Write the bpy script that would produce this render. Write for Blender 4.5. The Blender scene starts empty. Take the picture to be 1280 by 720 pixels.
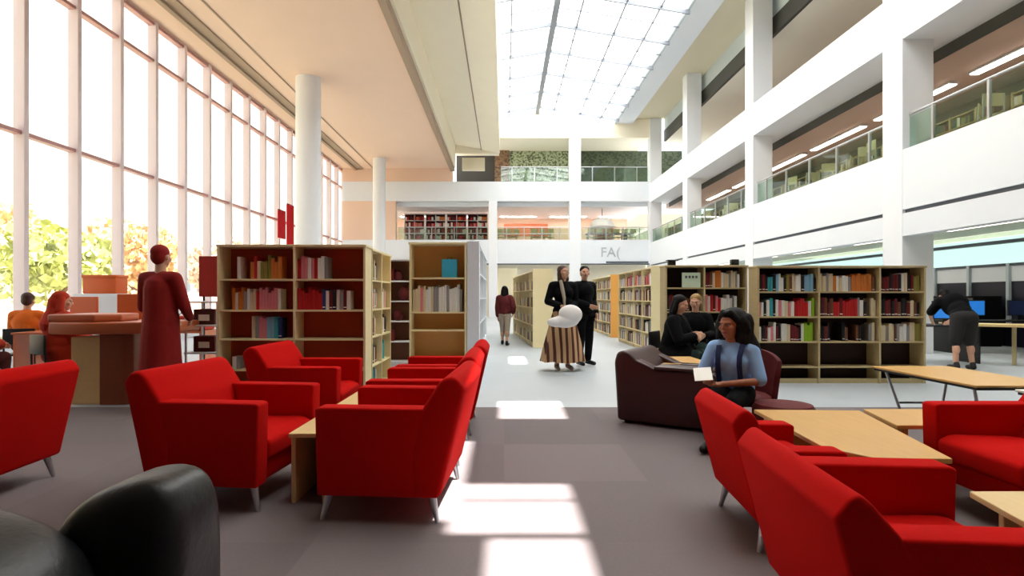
import bpy, bmesh, math, random
from mathutils import Vector, Matrix, Euler
random.seed(7)
PI = math.pi
R = math.radians
scene = bpy.context.scene
col = scene.collection

# ------------------------------------------------------------------ helpers
def lin(c):
    return tuple(((v/255)/12.92 if v/255 <= .04045 else ((v/255+.055)/1.055)**2.4) for v in c)

def mat(name, rgb, rough=.6, metal=0, spec=.4, noise=0, nscale=20, bump=0, bscale=200, sheen=0, coat=0, emit=0):
    m = bpy.data.materials.new(name); m.use_nodes = True
    nt = m.node_tree; p = nt.nodes['Principled BSDF']
    c = lin(rgb)
    p.inputs['Base Color'].default_value = (*c, 1)
    p.inputs['Roughness'].default_value = rough
    p.inputs['Metallic'].default_value = metal
    p.inputs['Specular IOR Level'].default_value = spec
    if sheen: p.inputs['Sheen Weight'].default_value = sheen
    if coat: p.inputs['Coat Weight'].default_value = coat
    if emit:
        p.inputs['Emission Color'].default_value = (*c, 1); p.inputs['Emission Strength'].default_value = emit
    if noise or bump:
        tc = nt.nodes.new('ShaderNodeTexCoord')
    if noise:
        n = nt.nodes.new('ShaderNodeTexNoise'); n.inputs['Scale'].default_value = nscale; n.inputs['Detail'].default_value = 5
        nt.links.new(tc.outputs['Object'], n.inputs['Vector'])
        mx = nt.nodes.new('ShaderNodeMix'); mx.data_type = 'RGBA'
        mx.inputs['A'].default_value = (*[v*(1-noise) for v in c], 1)
        mx.inputs['B'].default_value = (*[min(1, v*(1+noise)) for v in c], 1)
        nt.links.new(n.outputs['Fac'], mx.inputs['Factor'])
        nt.links.new(mx.outputs['Result'], p.inputs['Base Color'])
    if bump:
        b = nt.nodes.new('ShaderNodeTexNoise'); b.inputs['Scale'].default_value = bscale; b.inputs['Detail'].default_value = 3
        nt.links.new(tc.outputs['Object'], b.inputs['Vector'])
        bn = nt.nodes.new('ShaderNodeBump'); bn.inputs['Strength'].default_value = bump; bn.inputs['Distance'].default_value = .01
        nt.links.new(b.outputs['Fac'], bn.inputs['Height']); nt.links.new(bn.outputs['Normal'], p.inputs['Normal'])
    return m

def wood(name, a, b, rough=.4, scale=3):
    m = mat(name, a, rough)
    nt = m.node_tree; p = nt.nodes['Principled BSDF']
    tc = nt.nodes.new('ShaderNodeTexCoord'); mp = nt.nodes.new('ShaderNodeMapping')
    mp.inputs['Scale'].default_value = (12, 1.2, 12)
    n = nt.nodes.new('ShaderNodeTexNoise'); n.inputs['Scale'].default_value = scale; n.inputs['Detail'].default_value = 6
    n.inputs['Distortion'].default_value = .8
    nt.links.new(tc.outputs['Object'], mp.inputs['Vector']); nt.links.new(mp.outputs['Vector'], n.inputs['Vector'])
    mx = nt.nodes.new('ShaderNodeMix'); mx.data_type = 'RGBA'
    mx.inputs['A'].default_value = (*lin(a), 1); mx.inputs['B'].default_value = (*lin(b), 1)
    nt.links.new(n.outputs['Fac'], mx.inputs['Factor']); nt.links.new(mx.outputs['Result'], p.inputs['Base Color'])
    return m

def glass(name, tint=(255, 255, 255), refl=.07):
    m = bpy.data.materials.new(name); m.use_nodes = True
    nt = m.node_tree; nt.nodes.clear()
    o = nt.nodes.new('ShaderNodeOutputMaterial'); mx = nt.nodes.new('ShaderNodeMixShader')
    t = nt.nodes.new('ShaderNodeBsdfTransparent'); t.inputs['Color'].default_value = (*lin(tint), 1)
    g = nt.nodes.new('ShaderNodeBsdfGlossy'); g.inputs['Roughness'].default_value = .04
    mx.inputs['Fac'].default_value = refl
    nt.links.new(t.outputs[0], mx.inputs[1]); nt.links.new(g.outputs[0], mx.inputs[2]); nt.links.new(mx.outputs[0], o.inputs[0])
    return m

def frosted(name, rgb, amount):
    m = bpy.data.materials.new(name); m.use_nodes = True
    nt = m.node_tree; nt.nodes.clear()
    o = nt.nodes.new('ShaderNodeOutputMaterial'); mx = nt.nodes.new('ShaderNodeMixShader')
    t = nt.nodes.new('ShaderNodeBsdfTranslucent'); t.inputs['Color'].default_value = (*rgb, 1)
    g = nt.nodes.new('ShaderNodeBsdfDiffuse'); g.inputs['Color'].default_value = (.8, .8, .8, 1)
    mx.inputs['Fac'].default_value = 1-amount
    nt.links.new(t.outputs[0], mx.inputs[1]); nt.links.new(g.outputs[0], mx.inputs[2]); nt.links.new(mx.outputs[0], o.inputs[0])
    return m

def tag(o, label, cat, group=None, kind=None):
    if label: o['label'] = label
    if cat: o['category'] = cat
    if group: o['group'] = group
    if kind: o['kind'] = kind
    return o

def thing(name, label, cat, loc=(0, 0, 0), rz=0, group=None):
    o = bpy.data.objects.new(name, None); col.objects.link(o)
    o.empty_display_size = .1
    o.location = loc; o.rotation_euler = (0, 0, rz)
    return tag(o, label, cat, group)

def obj(name, bm, m, parent=None, smooth=False, loc=None, rz=None, angle=40):
    me = bpy.data.meshes.new(name)
    bmesh.ops.recalc_face_normals(bm, faces=bm.faces)
    bm.to_mesh(me); bm.free()
    if m is not None:
        for mm in (m if isinstance(m, (list, tuple)) else [m]): me.materials.append(mm)
    if smooth:
        me.polygons.foreach_set('use_smooth', [True]*len(me.polygons))
        if angle: me.set_sharp_from_angle(angle=R(angle))
    o = bpy.data.objects.new(name, me); col.objects.link(o)
    if parent: o.parent = parent
    if loc: o.location = loc
    if rz is not None: o.rotation_euler = (0, 0, rz)
    return o

def struct(name, bm, m, **k):
    o = obj(name, bm, m, **k); o['kind'] = 'structure'; return o

def B(): return bmesh.new()

def box(bm, lo, hi, bev=0, seg=2, M=None, mi=0):
    lo = Vector(lo); hi = Vector(hi)
    r = bmesh.ops.create_cube(bm, size=1)
    vs = r['verts']; c = (lo+hi)/2; s = hi-lo
    for v in vs: v.co = Vector((v.co.x*s.x, v.co.y*s.y, v.co.z*s.z)) + c
    fs = set(f for v in vs for f in v.link_faces)
    if bev:
        es = list(set(e for v in vs for e in v.link_edges))
        r = bmesh.ops.bevel(bm, geom=es, offset=bev, segments=seg, profile=.5, affect='EDGES')
        vs = list(set(r['verts']) | set(v for v in vs if v.is_valid)); fs = set(f for v in vs for f in v.link_faces)
    if M:
        for v in vs: v.co = M @ v.co
    if mi:
        for f in fs: f.material_index = mi
    return bm

def prism(bm, prof, a, b, axis='y', bev=0, seg=3, M=None):
    """extrude a closed 2D profile from a to b along the axis; profile pairs are the two other axes in order"""
    def P(u, v, t):
        return {'y': (u, t, v), 'x': (t, u, v), 'z': (u, v, t)}[axis]
    va = [bm.verts.new(P(u, v, a)) for u, v in prof]; vb = [bm.verts.new(P(u, v, b)) for u, v in prof]
    n = len(prof)
    fs = [bm.faces.new(va), bm.faces.new(list(reversed(vb)))]
    for i in range(n): fs.append(bm.faces.new((va[i], vb[i], vb[(i+1) % n], va[(i+1) % n])))
    bmesh.ops.recalc_face_normals(bm, faces=fs)
    vs = va+vb
    if bev:
        es = list(set(e for v in vs for e in v.link_edges))
        r = bmesh.ops.bevel(bm, geom=es, offset=bev, segments=seg, profile=.5, affect='EDGES', clamp_overlap=True)
        vs = list(set(r['verts']) | set(v for v in vs if v.is_valid))
    if M:
        for v in vs: v.co = M @ v.co
    return bm

def tube(bm, pts, r, n=10, cap=True):
    pts = [Vector(p) for p in pts]; rings = []
    rr = r if isinstance(r, (list, tuple)) else [r]*len(pts)
    up = None
    for i, p in enumerate(pts):
        d = (pts[min(i+1, len(pts)-1)] - pts[max(i-1, 0)]).normalized()
        if up is None or abs(d.dot(up)) > .98: up = Vector((0, 0, 1)) if abs(d.z) < .9 else Vector((1, 0, 0))
        x = d.cross(up).normalized(); y = x.cross(d).normalized()
        rings.append([bm.verts.new(p + (x*math.cos(2*PI*k/n) + y*math.sin(2*PI*k/n))*rr[i]) for k in range(n)])
    for a, b in zip(rings, rings[1:]):
        for k in range(n): bm.faces.new((a[k], a[(k+1) % n], b[(k+1) % n], b[k]))
    if cap:
        bm.faces.new(rings[0]); bm.faces.new(list(reversed(rings[-1])))
    return bm

def capsule(bm, p0, p1, r0, r1, n=14):
    p0 = Vector(p0); p1 = Vector(p1); d = p1-p0; L = d.length or 1e-4; d = d/L
    pts = []; rr = []
    for a in (-85, -60, -30): pts.append(p0 + d*r0*math.sin(R(a))); rr.append(r0*math.cos(R(a)))
    for t in (0, .5, 1): pts.append(p0 + d*L*t); rr.append(r0+(r1-r0)*t)
    for a in (30, 60, 85): pts.append(p1 + d*r1*math.sin(R(a))); rr.append(r1*math.cos(R(a)))
    return tube(bm, pts, rr, n)

def ell(bm, c, r, rot=None, sub=3):
    q = bmesh.ops.create_icosphere(bm, subdivisions=sub, radius=1)
    M = Matrix.Translation(Vector(c)) @ (rot.to_matrix().to_4x4() if rot else Matrix.Identity(4)) @ Matrix.Diagonal((*r, 1))
    for v in q['verts']: v.co = M @ v.co
    return bm

def lathe(bm, prof, c=(0, 0, 0), n=24, cap=True):
    rings = [[bm.verts.new((c[0]+r*math.cos(2*PI*k/n), c[1]+r*math.sin(2*PI*k/n), c[2]+z)) for k in range(n)] for r, z in prof]
    for a, b in zip(rings, rings[1:]):
        for k in range(n): bm.faces.new((a[k], a[(k+1) % n], b[(k+1) % n], b[k]))
    if cap:
        bm.faces.new(rings[0]); bm.faces.new(list(reversed(rings[-1])))
    return bm

def remeshed(bm, voxel, smooth=4, fac=.5, dec=None):
    me = bpy.data.meshes.new('tmp'); bmesh.ops.recalc_face_normals(bm, faces=bm.faces); bm.to_mesh(me); bm.free()
    o = bpy.data.objects.new('tmp', me); col.objects.link(o)
    m = o.modifiers.new('r', 'REMESH'); m.mode = 'VOXEL'; m.voxel_size = voxel
    s = o.modifiers.new('s', 'SMOOTH'); s.iterations = smooth; s.factor = fac
    if dec:
        d = o.modifiers.new('d', 'DECIMATE'); d.ratio = dec
    dg = bpy.context.evaluated_depsgraph_get(); dg.update()
    out = bpy.data.meshes.new_from_object(o.evaluated_get(dg))
    bpy.data.objects.remove(o); bpy.data.meshes.remove(me)
    out.polygons.foreach_set('use_smooth', [True]*len(out.polygons))
    return out

def mesh_obj(name, me, m, parent=None):
    me.materials.clear(); me.materials.append(m); me.name = name
    o = bpy.data.objects.new(name, me); col.objects.link(o)
    if parent: o.parent = parent
    return o

def dup(root, loc=None, rz=None, label=None, group=None):
    r = root.copy(); col.objects.link(r)
    if loc is not None: r.location = loc
    if rz is not None: r.rotation_euler = (0, 0, rz)
    if label: r['label'] = label
    if group: r['group'] = group
    for ch in list(root.children):
        c = ch.copy(); col.objects.link(c); c.parent = r
        for g in list(ch.children):
            d = g.copy(); col.objects.link(d); d.parent = c
    return r

# ------------------------------------------------------------------ camera (px 630, 371 is the vanishing point)
F, CX, CY, EYE = 720.0, 630.0, 371.0, 1.28
cam = bpy.data.cameras.new('camera'); camo = bpy.data.objects.new('camera', cam); col.objects.link(camo)
cam.sensor_width = 36; cam.lens = F/1280*36
cam.shift_x = (640-CX)/1280; cam.shift_y = (CY-360)/1280
camo.location = (0, 0, EYE); camo.rotation_euler = (R(90), 0, 0)
cam.clip_end = 500; cam.clip_start = .05
scene.camera = camo
scene.view_settings.view_transform = 'Standard'; scene.view_settings.look = 'None'
scene.view_settings.gamma = 1; scene.view_settings.use_curve_mapping = False
scene.view_settings.exposure = 0.6
cy = scene.cycles
cy.use_denoising = True
cy.max_bounces = 10; cy.diffuse_bounces = 6; cy.glossy_bounces = 3; cy.transmission_bounces = 6; cy.transparent_max_bounces = 16
cy.sample_clamp_indirect = 8; cy.caustics_reflective = False; cy.caustics_refractive = False

# ------------------------------------------------------------------ materials
M = {}
M['white'] = mat('white_paint', (226, 231, 238), .7, noise=.015, nscale=3)
M['white_col'] = mat('column_plaster', (232, 235, 240), .7, noise=.015, nscale=3)
M['peach'] = mat('warm_plaster_ceiling', (230, 200, 180), .8, noise=.03, nscale=1.2)
M['cream'] = mat('cream_plaster', (250, 240, 218), .8, noise=.03, nscale=1.5)
M['lip'] = mat('ceiling_edge_trim', (168, 145, 125), .7)
M['beige'] = mat('beige_soffit', (222, 212, 186), .8)
M['grey_ceil'] = mat('grey_ceiling', (236, 233, 220), .8, noise=.03, nscale=1)
M['brown_ceil'] = mat('brown_gallery_ceiling', (196, 176, 166), .8, noise=.05, nscale=1)
M['dark_strip'] = mat('dark_grey_metal', (66, 66, 62), .6)
M['blue_strip'] = mat('pale_blue_grey_metal', (196, 208, 214), .5)
M['groove'] = mat('groove_grey', (90, 96, 104), .7)
M['mullion'] = mat('window_mullion_aluminium', (222, 208, 212), .5)
M['transom'] = mat('window_transom', (186, 140, 138), .5)
M['steel'] = mat('brushed_steel', (190, 192, 196), .3, metal=.85)
M['darksteel'] = mat('dark_metal', (52, 52, 56), .4, metal=.6)
M['red'] = mat('red_upholstery', (190, 12, 7), .9, spec=.08, noise=.10, nscale=90, bump=.25, bscale=500)
M['burg'] = mat('burgundy_upholstery', (92, 16, 20), .7, spec=.3, noise=.1, nscale=60, bump=.2, bscale=300)
M['brownlea'] = mat('brown_leather', (58, 24, 22), .42, spec=.5, bump=.15, bscale=60)
M['blacklea'] = mat('black_leather', (15, 17, 19), .42, spec=.4, bump=.18, bscale=45)
M['oak'] = wood('oak_veneer', (222, 178, 108), (204, 156, 88), .35)
M['paleoak'] = wood('pale_oak', (232, 204, 148), (220, 188, 130), .4)
M['case'] = wood('bookcase_maple', (242, 228, 184), (232, 214, 164), .5)
M['caseback'] = mat('bookcase_back_brown', (96, 58, 38), .7, noise=.08, nscale=8)
M['caseback_red'] = mat('bookcase_back_russet', (172, 66, 34), .7, noise=.1, nscale=6)
M['caseback_oak'] = mat('bookcase_back_tan', (214, 162, 104), .7, noise=.05, nscale=6)
M['caseback_dark'] = mat('bookcase_back_dark', (44, 26, 22), .7, noise=.1, nscale=6)
M['casedark'] = wood('bookcase_olive_oak', (206, 188, 142), (186, 168, 124), .5)
M['black'] = mat('black_plastic', (20, 20, 22), .5)
M['paper'] = mat('paper', (238, 236, 228), .8)
M['glass'] = glass('window_glass')
M['rail_glass'] = glass('railing_glass', (225, 240, 232), .10)
M['skin_d'] = mat('brown_skin', (168, 110, 82), .5, spec=.35, noise=.05, nscale=30)
M['skin_l'] = mat('light_skin', (206, 156, 128), .5, spec=.35, noise=.04, nscale=30)
M['hair_k'] = mat('black_hair', (11, 8, 8), .65, spec=.2, noise=.4, nscale=80, bump=.6, bscale=90)
M['hair_b'] = mat('brown_hair', (62, 36, 24), .5, spec=.4, noise=.3, nscale=80, bump=.5, bscale=90)
M['hair_y'] = mat('dark_blond_hair', (150, 118, 62), .5, spec=.4, noise=.3, nscale=80, bump=.5, bscale=90)
M['denim'] = mat('light_blue_shirt', (146, 190, 242), .8, noise=.12, nscale=14, bump=.4, bscale=22)
M['navy'] = mat('navy_strap', (20, 36, 84), .7)
M['cl_black'] = mat('black_cloth', (11, 11, 14), .9, spec=.15, noise=.1, nscale=20, bump=.3, bscale=24)
M['cl_flare_red'] = mat('flare_red_cloth', (138, 14, 6), .85, noise=.1, nscale=20, bump=.3, bscale=20)  # dark cloth reddened: flare of the window side is put into its colour
M['cl_flare_rust'] = mat('flare_rust_cloth', (176, 44, 16), .85, noise=.1, nscale=20, bump=.3, bscale=20)  # warm flare painted into the colour of robes, printer and low desk
M['cl_flare_orange'] = mat('flare_orange_cloth', (222, 108, 28), .85, noise=.1, nscale=20)  # orange cast of the flare is put into the shirt colour
M['cl_brown'] = mat('dark_brown_cloth', (76, 30, 26), .85, noise=.2, nscale=14)
M['cl_maroon'] = mat('maroon_cloth', (88, 22, 24), .85, noise=.1, nscale=14)
M['cl_green'] = mat('dark_green_cloth', (22, 44, 38), .85, noise=.1, nscale=14)
M['cl_grey'] = mat('charcoal_shorts', (36, 34, 34), .85, noise=.1, nscale=14)
M['cl_khaki'] = mat('pale_trousers', (170, 156, 140), .85, noise=.1, nscale=14)
M['eye'] = mat('eye_white', (225, 220, 215), .3); M['iris'] = mat('dark_iris', (30, 18, 12), .2)
M['lip_m'] = mat('lips', (140, 70, 62), .5)

# striped skirt
def stripes(name, a, b, scale):
    m = mat(name, a, .85); nt = m.node_tree; p = nt.nodes['Principled BSDF']
    tc = nt.nodes.new('ShaderNodeTexCoord'); w = nt.nodes.new('ShaderNodeTexWave')
    w.inputs['Scale'].default_value = scale; w.inputs['Distortion'].default_value = .5; w.bands_direction = 'X'
    nt.links.new(tc.outputs['Object'], w.inputs['Vector'])
    cr = nt.nodes.new('ShaderNodeValToRGB'); cr.color_ramp.elements[0].position = .3; cr.color_ramp.elements[1].position = .5
    cr.color_ramp.elements[0].color = (*lin(b), 1); cr.color_ramp.elements[1].color = (*lin(a), 1)
    nt.links.new(w.outputs['Fac'], cr.inputs['Fac']); nt.links.new(cr.outputs['Color'], p.inputs['Base Color'])
    return m
M['skirt'] = stripes('tan_striped_skirt', (196, 156, 116), (84, 44, 30), 3.0)

# carpet tiles: square tiles, faintly different tones
def carpet(name, rgb, var, tile, rough, spec=.3):
    m = mat(name, rgb, rough, spec=spec); nt = m.node_tree; p = nt.nodes['Principled BSDF']
    tc = nt.nodes.new('ShaderNodeTexCoord')
    sc = nt.nodes.new('ShaderNodeVectorMath'); sc.operation = 'SCALE'; sc.inputs['Scale'].default_value = 1/tile
    fl = nt.nodes.new('ShaderNodeVectorMath'); fl.operation = 'FLOOR'
    wn = nt.nodes.new('ShaderNodeTexWhiteNoise'); wn.noise_dimensions = '2D'
    nt.links.new(tc.outputs['Object'], sc.inputs[0]); nt.links.new(sc.outputs[0], fl.inputs[0]); nt.links.new(fl.outputs[0], wn.inputs['Vector'])
    n = nt.nodes.new('ShaderNodeTexNoise'); n.inputs['Scale'].default_value = 60; n.inputs['Detail'].default_value = 4
    nt.links.new(tc.outputs['Object'], n.inputs['Vector'])
    ad = nt.nodes.new('ShaderNodeMath'); ad.operation = 'ADD'
    nt.links.new(wn.outputs['Value'], ad.inputs[0]); nt.links.new(n.outputs['Fac'], ad.inputs[1])
    hf = nt.nodes.new('ShaderNodeMath'); hf.operation = 'MULTIPLY'; hf.inputs[1].default_value = .5
    nt.links.new(ad.outputs[0], hf.inputs[0])
    c = lin(rgb); mx = nt.nodes.new('ShaderNodeMix'); mx.data_type = 'RGBA'
    mx.inputs['A'].default_value = (*[v*(1-var) for v in c], 1); mx.inputs['B'].default_value = (*[v*(1+var) for v in c], 1)
    nt.links.new(hf.outputs[0], mx.inputs['Factor']); nt.links.new(mx.outputs['Result'], p.inputs['Base Color'])
    bn = nt.nodes.new('ShaderNodeBump'); bn.inputs['Strength'].default_value = .3; bn.inputs['Distance'].default_value = .004
    n2 = nt.nodes.new('ShaderNodeTexNoise'); n2.inputs['Scale'].default_value = 350
    nt.links.new(tc.outputs['Object'], n2.inputs['Vector']); nt.links.new(n2.outputs['Fac'], bn.inputs['Height']); nt.links.new(bn.outputs['Normal'], p.inputs['Normal'])
    return m
M['carpet'] = carpet('brown_grey_carpet_tiles', (118, 109, 110), .22, 1.0, .75)
M['lino'] = carpet('pale_grey_flooring', (182, 190, 196), .06, 1.4, .45, .4)

# ------------------------------------------------------------------ the building
YB, YF = 35.6, -5.0      # back gallery face, wall behind
XW, XR = -10.0, 9.0      # window wall, right gallery face
bm = B(); box(bm, (XW-.4, YF, -.2), (20.2, 6.68, 0)); struct('floor', bm, M['carpet'])
bm = B(); box(bm, (XW-.4, 6.68, -.2), (20.2, 47, 0)); struct('floor', bm, M['lino'])

# left: window wall
MY = [12.04+1.51*k for k in range(-5, 17)]
ZT1, ZT2, ZTOP = 4.7, 8.05, 9.18
bm = B(); box(bm, (XW-.3, YF, 0), (XW, YB+.8, .35)); struct('wall_left', bm, M['white'])
bm = B(); box(bm, (XW-.3, YF, .35), (XW, MY[0]-.045, ZTOP)); struct('wall_left', bm, M['cream'])  # unseen solid stretch, shaped to cut light from the near left
bm = B(); box(bm, (XW-.3, YF, ZTOP), (XW, YB+.8, 9.6)); struct('wall_left', bm, M['peach'])
n = 0
for a, b in zip(MY, MY[1:]):
    n += 1
    bm = B(); box(bm, (XW-.17, a+.04, .35), (XW-.155, b-.04, ZTOP)); struct('window_%d' % n, bm, M['glass'])
for k, y in enumerate(MY):
    bm = B(); box(bm, (XW-.22, y-.06, .35), (XW+.03, y+.06, ZTOP), .008, 1); struct('trim_%d' % (k+1), bm, M['mullion'])
for k, z in enumerate((ZT1, ZT2, ZTOP-.08)):
    bm = B(); box(bm, (XW-.2, MY[0], z-.04), (XW-.03, MY[-1], z+.04)); struct('trim_%d' % (40+k), bm, M['transom'])
# left ceiling with gap lines
bm = B(); box(bm, (XW-.3, YF, 9.2), (-3.1, YB+.8, 9.5)); struct('ceiling', bm, M['peach'])
bm = B(); box(bm, (-9.2, YF, 9.08), (-9.05, YB, 9.2)); box(bm, (-9.05, YF, 9.15), (-8.7, YB, 9.2)); struct('trim_50', bm, M['lip'])
bm = B(); box(bm, (-8.08, YF, 9.17), (-8.03, YB, 9.2)); struct('trim_51', bm, M['lip'])  # thin darker strip drawn for the shade in a ceiling gap
bm = B(); box(bm, (-3.32, YF, 9.02), (-3.08, YB, 9.3), .02, 1); struct('trim_52', bm, M['lip'])
bm = B(); box(bm, (-3.2, YF, 9.3), (-3.0, YB, 10.75)); struct('wall_atrium_left', bm, M['cream'])
bm = B(); prism(bm, [(-3.2, 10.7), (-.26, 10.15), (-.26, 12.1), (-.45, 12.1), (-.45, 10.4), (-3.2, 10.9)], YF, YB, 'y'); struct('ceiling', bm, M['cream'])
bm = B(); prism(bm, [(-1.43, 10.345), (-1.38, 10.335), (-1.38, 10.39), (-1.43, 10.4)], YF, YB, 'y'); struct('trim_53', bm, M['lip'])
bm = B(); box(bm, (-3.0, YF, 10.8), (-2.8, YB, 12.1)); struct('wall_atrium_left', bm, M['white'])
# left round columns
for k, (x, y, r) in enumerate(((-7.1, 20.9, .44), (-7.15, 33.0, .36))):
    bm = B(); lathe(bm, [(r, 0), (r, 9.2)], (x, y, 0), 40); struct('column', bm, M['white_col'], smooth=True)

# right gallery
bm = B(); box(bm, (XR, YF, 2.65), (XR+.3, YB+.8, 3.16)); box(bm, (XR, YF, 3.25), (XR+.3, YB+.8, 4.6))
struct('wall_gallery_lower', bm, M['white'])
bm = B(); box(bm, (XR+.31, YF, 3.7), (20, YB+.8, 4.35)); struct('floor', bm, M['brown_ceil'])
bm = B(); box(bm, (XR+.06, YF, 3.16), (XR+.28, YB, 3.25)); struct('trim_60', bm, M['groove'])
bm = B(); box(bm, (XR+.3, YF, 3.0), (13.2, YB, 3.1)); struct('ceiling', bm, M['grey_ceil'])
bm = B(); box(bm, (XR, YF, 7.1), (XR+1.2, YB+.8, 8.25)); struct('wall_gallery_upper', bm, M['white'])
bm = B(); box(bm, (XR+1.2, YF, 6.83), (XR+1.24, YB, 7.25)); struct('trim_61', bm, M['dark_strip'])
bm = B(); box(bm, (XR+1.24, YF, 6.84), (20, YB+.8, 7.9)); struct('ceiling', bm, M['brown_ceil'])
bm = B(); box(bm, (6.9, YF, 11.98), (7.95, YB, 12.5)); struct('trim_62', bm, M['white'])
bm = B(); box(bm, (6.84, YF, 11.95), (6.92, YB, 12.1)); struct('trim_64', bm, M['blue_strip'])
bm = B(); box(bm, (7.95, YF, 12.28), (9.95, YB+.8, 12.5)); struct('ceiling', bm, M['beige'])
bm = B(); box(bm, (9.9, YF, 11.55), (10.0, YB, 12.28)); struct('trim_65', bm, M['blue_strip'])
bm = B(); box(bm, (9.88, YF, 10.88), (10.0, YB, 11.55)); struct('trim_66', bm, M['dark_strip'])
bm = B(); box(bm, (10.0, YF, 10.9), (20, YB+.8, 11.1)); struct('ceiling', bm, M['grey_ceil'])
bm = B(); box(bm, (20, YF, 3.7), (20.2, 47, 12.4)); struct('wall_right', bm, M['grey_ceil'])
CYS = (5.2, 13.0, 20.8, 28.3, 35.45)
for k, y in enumerate(CYS):
    bm = B(); box(bm, (XR-.012, y, 0), (XR+.7, y+.68, 12.4), .01, 1)
    struct('column', bm, M['white_col'])

# back gallery
bm = B()
box(bm, (XW, YB, 3.3), (XR, YB+.4, 4.8))
struct('wall_back_lower', bm, M['white'])
bm = B(); box(bm, (XW, YB+.41, 4.35), (XR+.3, 47, 4.6)); struct('floor', bm, M['brown_ceil'])
bm = B(); box(bm, (XW, YB, 7.2), (XR, YB+.6, 8.4)); struct('wall_back_upper', bm, M['white'])
bm = B(); box(bm, (XW, YB+.61, 6.95), (XR+.3, 47, 8.2)); struct('ceiling', bm, M['white'])
bm = B(); box(bm, (-.3, YB, 11.1), (XR, YB+.6, 11.9)); box(bm, (-3.2, YB, 10.15), (-.3, YB+.6, 11.9)); prism(bm, [(-3, 11.9), (9, 11.9), (9, 12.5), (7.2, 12.5), (2.05, 12.95), (-3, 12.3)], YB-.01, YB+.3, 'y'); box(bm, (-3.2, YB+.6, 11.1), (XR, 39.2, 11.3))
struct('wall_back_top', bm, M['cream'])
bm = B(); box(bm, (XW, YB, 8.4), (-3.2, YB+.5, 9.3)); box(bm, (XW, YB, 4.8), (-6.7, YB+.5, 7.2)); struct('wall_back_left', bm, M['peach'])
bm = B(); box(bm, (XW-.3, 46.8, 0), (20.2, 47, 8)); struct('wall_back', bm, M['beige'])
bm = B(); box(bm, (XW-.3, YF-.2, 0), (20.2, YF, 12.4)); struct('wall_front', bm, mat('dark_unseen_wall', (92, 80, 74), .8))  # unseen wall, kept dark so little light bounces forward
for x0, x1, z0, z1 in ((4.05, 4.75, 0, 11.1), (-.95, -.42, 0, 7.2)):
    bm = B(); box(bm, (x0, YB-.03, z0), (x1, YB+.6, z1), .01, 1); struct('column', bm, M['white_col'])
bm = B(); box(bm, (XW-.3, YB+.4, 4.2), (XR, 47, 4.35)); struct('ceiling', bm, M['white'])

# textured screen wall of the top back gallery, in two stretches
def mosaic(name, a, b, scale):
    m = mat(name, a, .6); nt = m.node_tree; p = nt.nodes['Principled BSDF']
    tc = nt.nodes.new('ShaderNodeTexCoord'); v = nt.nodes.new('ShaderNodeTexVoronoi'); v.inputs['Scale'].default_value = scale
    nt.links.new(tc.outputs['Object'], v.inputs['Vector'])
    cr = nt.nodes.new('ShaderNodeValToRGB'); cr.color_ramp.elements[0].color = (*lin(b), 1); cr.color_ramp.elements[1].color = (*lin(a), 1)
    cr.color_ramp.elements[0].position = .2; cr.color_ramp.elements[1].position = .6
    sp = nt.nodes.new('ShaderNodeSeparateColor'); nt.links.new(v.outputs['Color'], sp.inputs[0])
    nt.links.new(sp.outputs[0], cr.inputs['Fac']); nt.links.new(cr.outputs['Color'], p.inputs['Base Color'])
    return m
bm = B(); box(bm, (-.6, 38.8, 8.2), (4.6, 39.0, 11.1)); struct('wall_mosaic', bm, mosaic('pale_green_mosaic', (186, 196, 160), (96, 104, 80), 11))
bm = B(); box(bm, (4.6, 38.8, 8.2), (12, 39.0, 11.1)); struct('wall_mosaic', bm, mosaic('dark_green_mosaic', (88, 98, 74), (62, 70, 54), 9))
bm = B(); box(bm, (-.62, 38.6, 8.2), (.35, 38.79, 11.1)); struct('wall_mosaic', bm, mosaic('brown_mosaic', (150, 118, 90), (100, 80, 62), 9))
bm = B(); box(bm, (-3.2, 38.8, 8.2), (-.6, 39.0, 11.1)); struct('wall_mosaic', bm, M['dark_strip'])  # plain dark sheet stands in for the shade inside the left opening
bm = B(); box(bm, (-2.6, YB+.1, 9.15), (-1.2, YB+.5, 9.9)); struct('trim_70', bm, M['beige'])

# skylight: gabled frosted glazing; unseen clear panes added to throw the floor's sun patches
RX, RZ, EX, EZ, LX = 2.05, 12.78, 6.9, 11.98, -2.8
SUNK = .34                      # metres the sun runs sideways per metre of fall
slope = (RZ-EZ)/(EX-RX)
def zr(x): return RZ-(x-RX)*slope if x > RX else RZ-(RX-x)*slope
def pane_x(px): return (px + SUNK*(RZ+RX*slope))/(1+SUNK*slope)
holes = [(-.31, .43, 3.12, 3.60), (-.31, .43, 3.64, 3.93), (-.08, .42, 1.9, 3.04), (-.05, .66, 6.05, 7.05), (.12, .42, 10.9, 12.3),
         (-.45, -.28, 3.3, 5.1)]
xs = sorted(set([RX, EX] + [pane_x(h[i]) for h in holes for i in (0, 1)]))
YS = 1.2
ys = sorted(set([YS, YB] + [h[i] for h in holes for i in (2, 3)]))
bf, bc = B(), B()
for xa, xb in zip(xs, xs[1:]):
    for ya, yb in zip(ys, ys[1:]):
        mx, my = (xa+xb)/2, (ya+yb)/2
        clear = any(pane_x(h[0]) < mx < pane_x(h[1]) and h[2] < my < h[3] for h in holes)
        t = bc if clear else bf
        t.faces.new([t.verts.new((x, y, zr(x))) for x, y in ((xa, ya), (xb, ya), (xb, yb), (xa, yb))])
M['frost'] = frosted('frosted_skylight_glass', (.96, .96, .95), .58)
struct('window_41', bf, M['frost'])
struct('window_42', bc, glass('sun_patch_glass', (255, 255, 255), .02))
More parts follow.
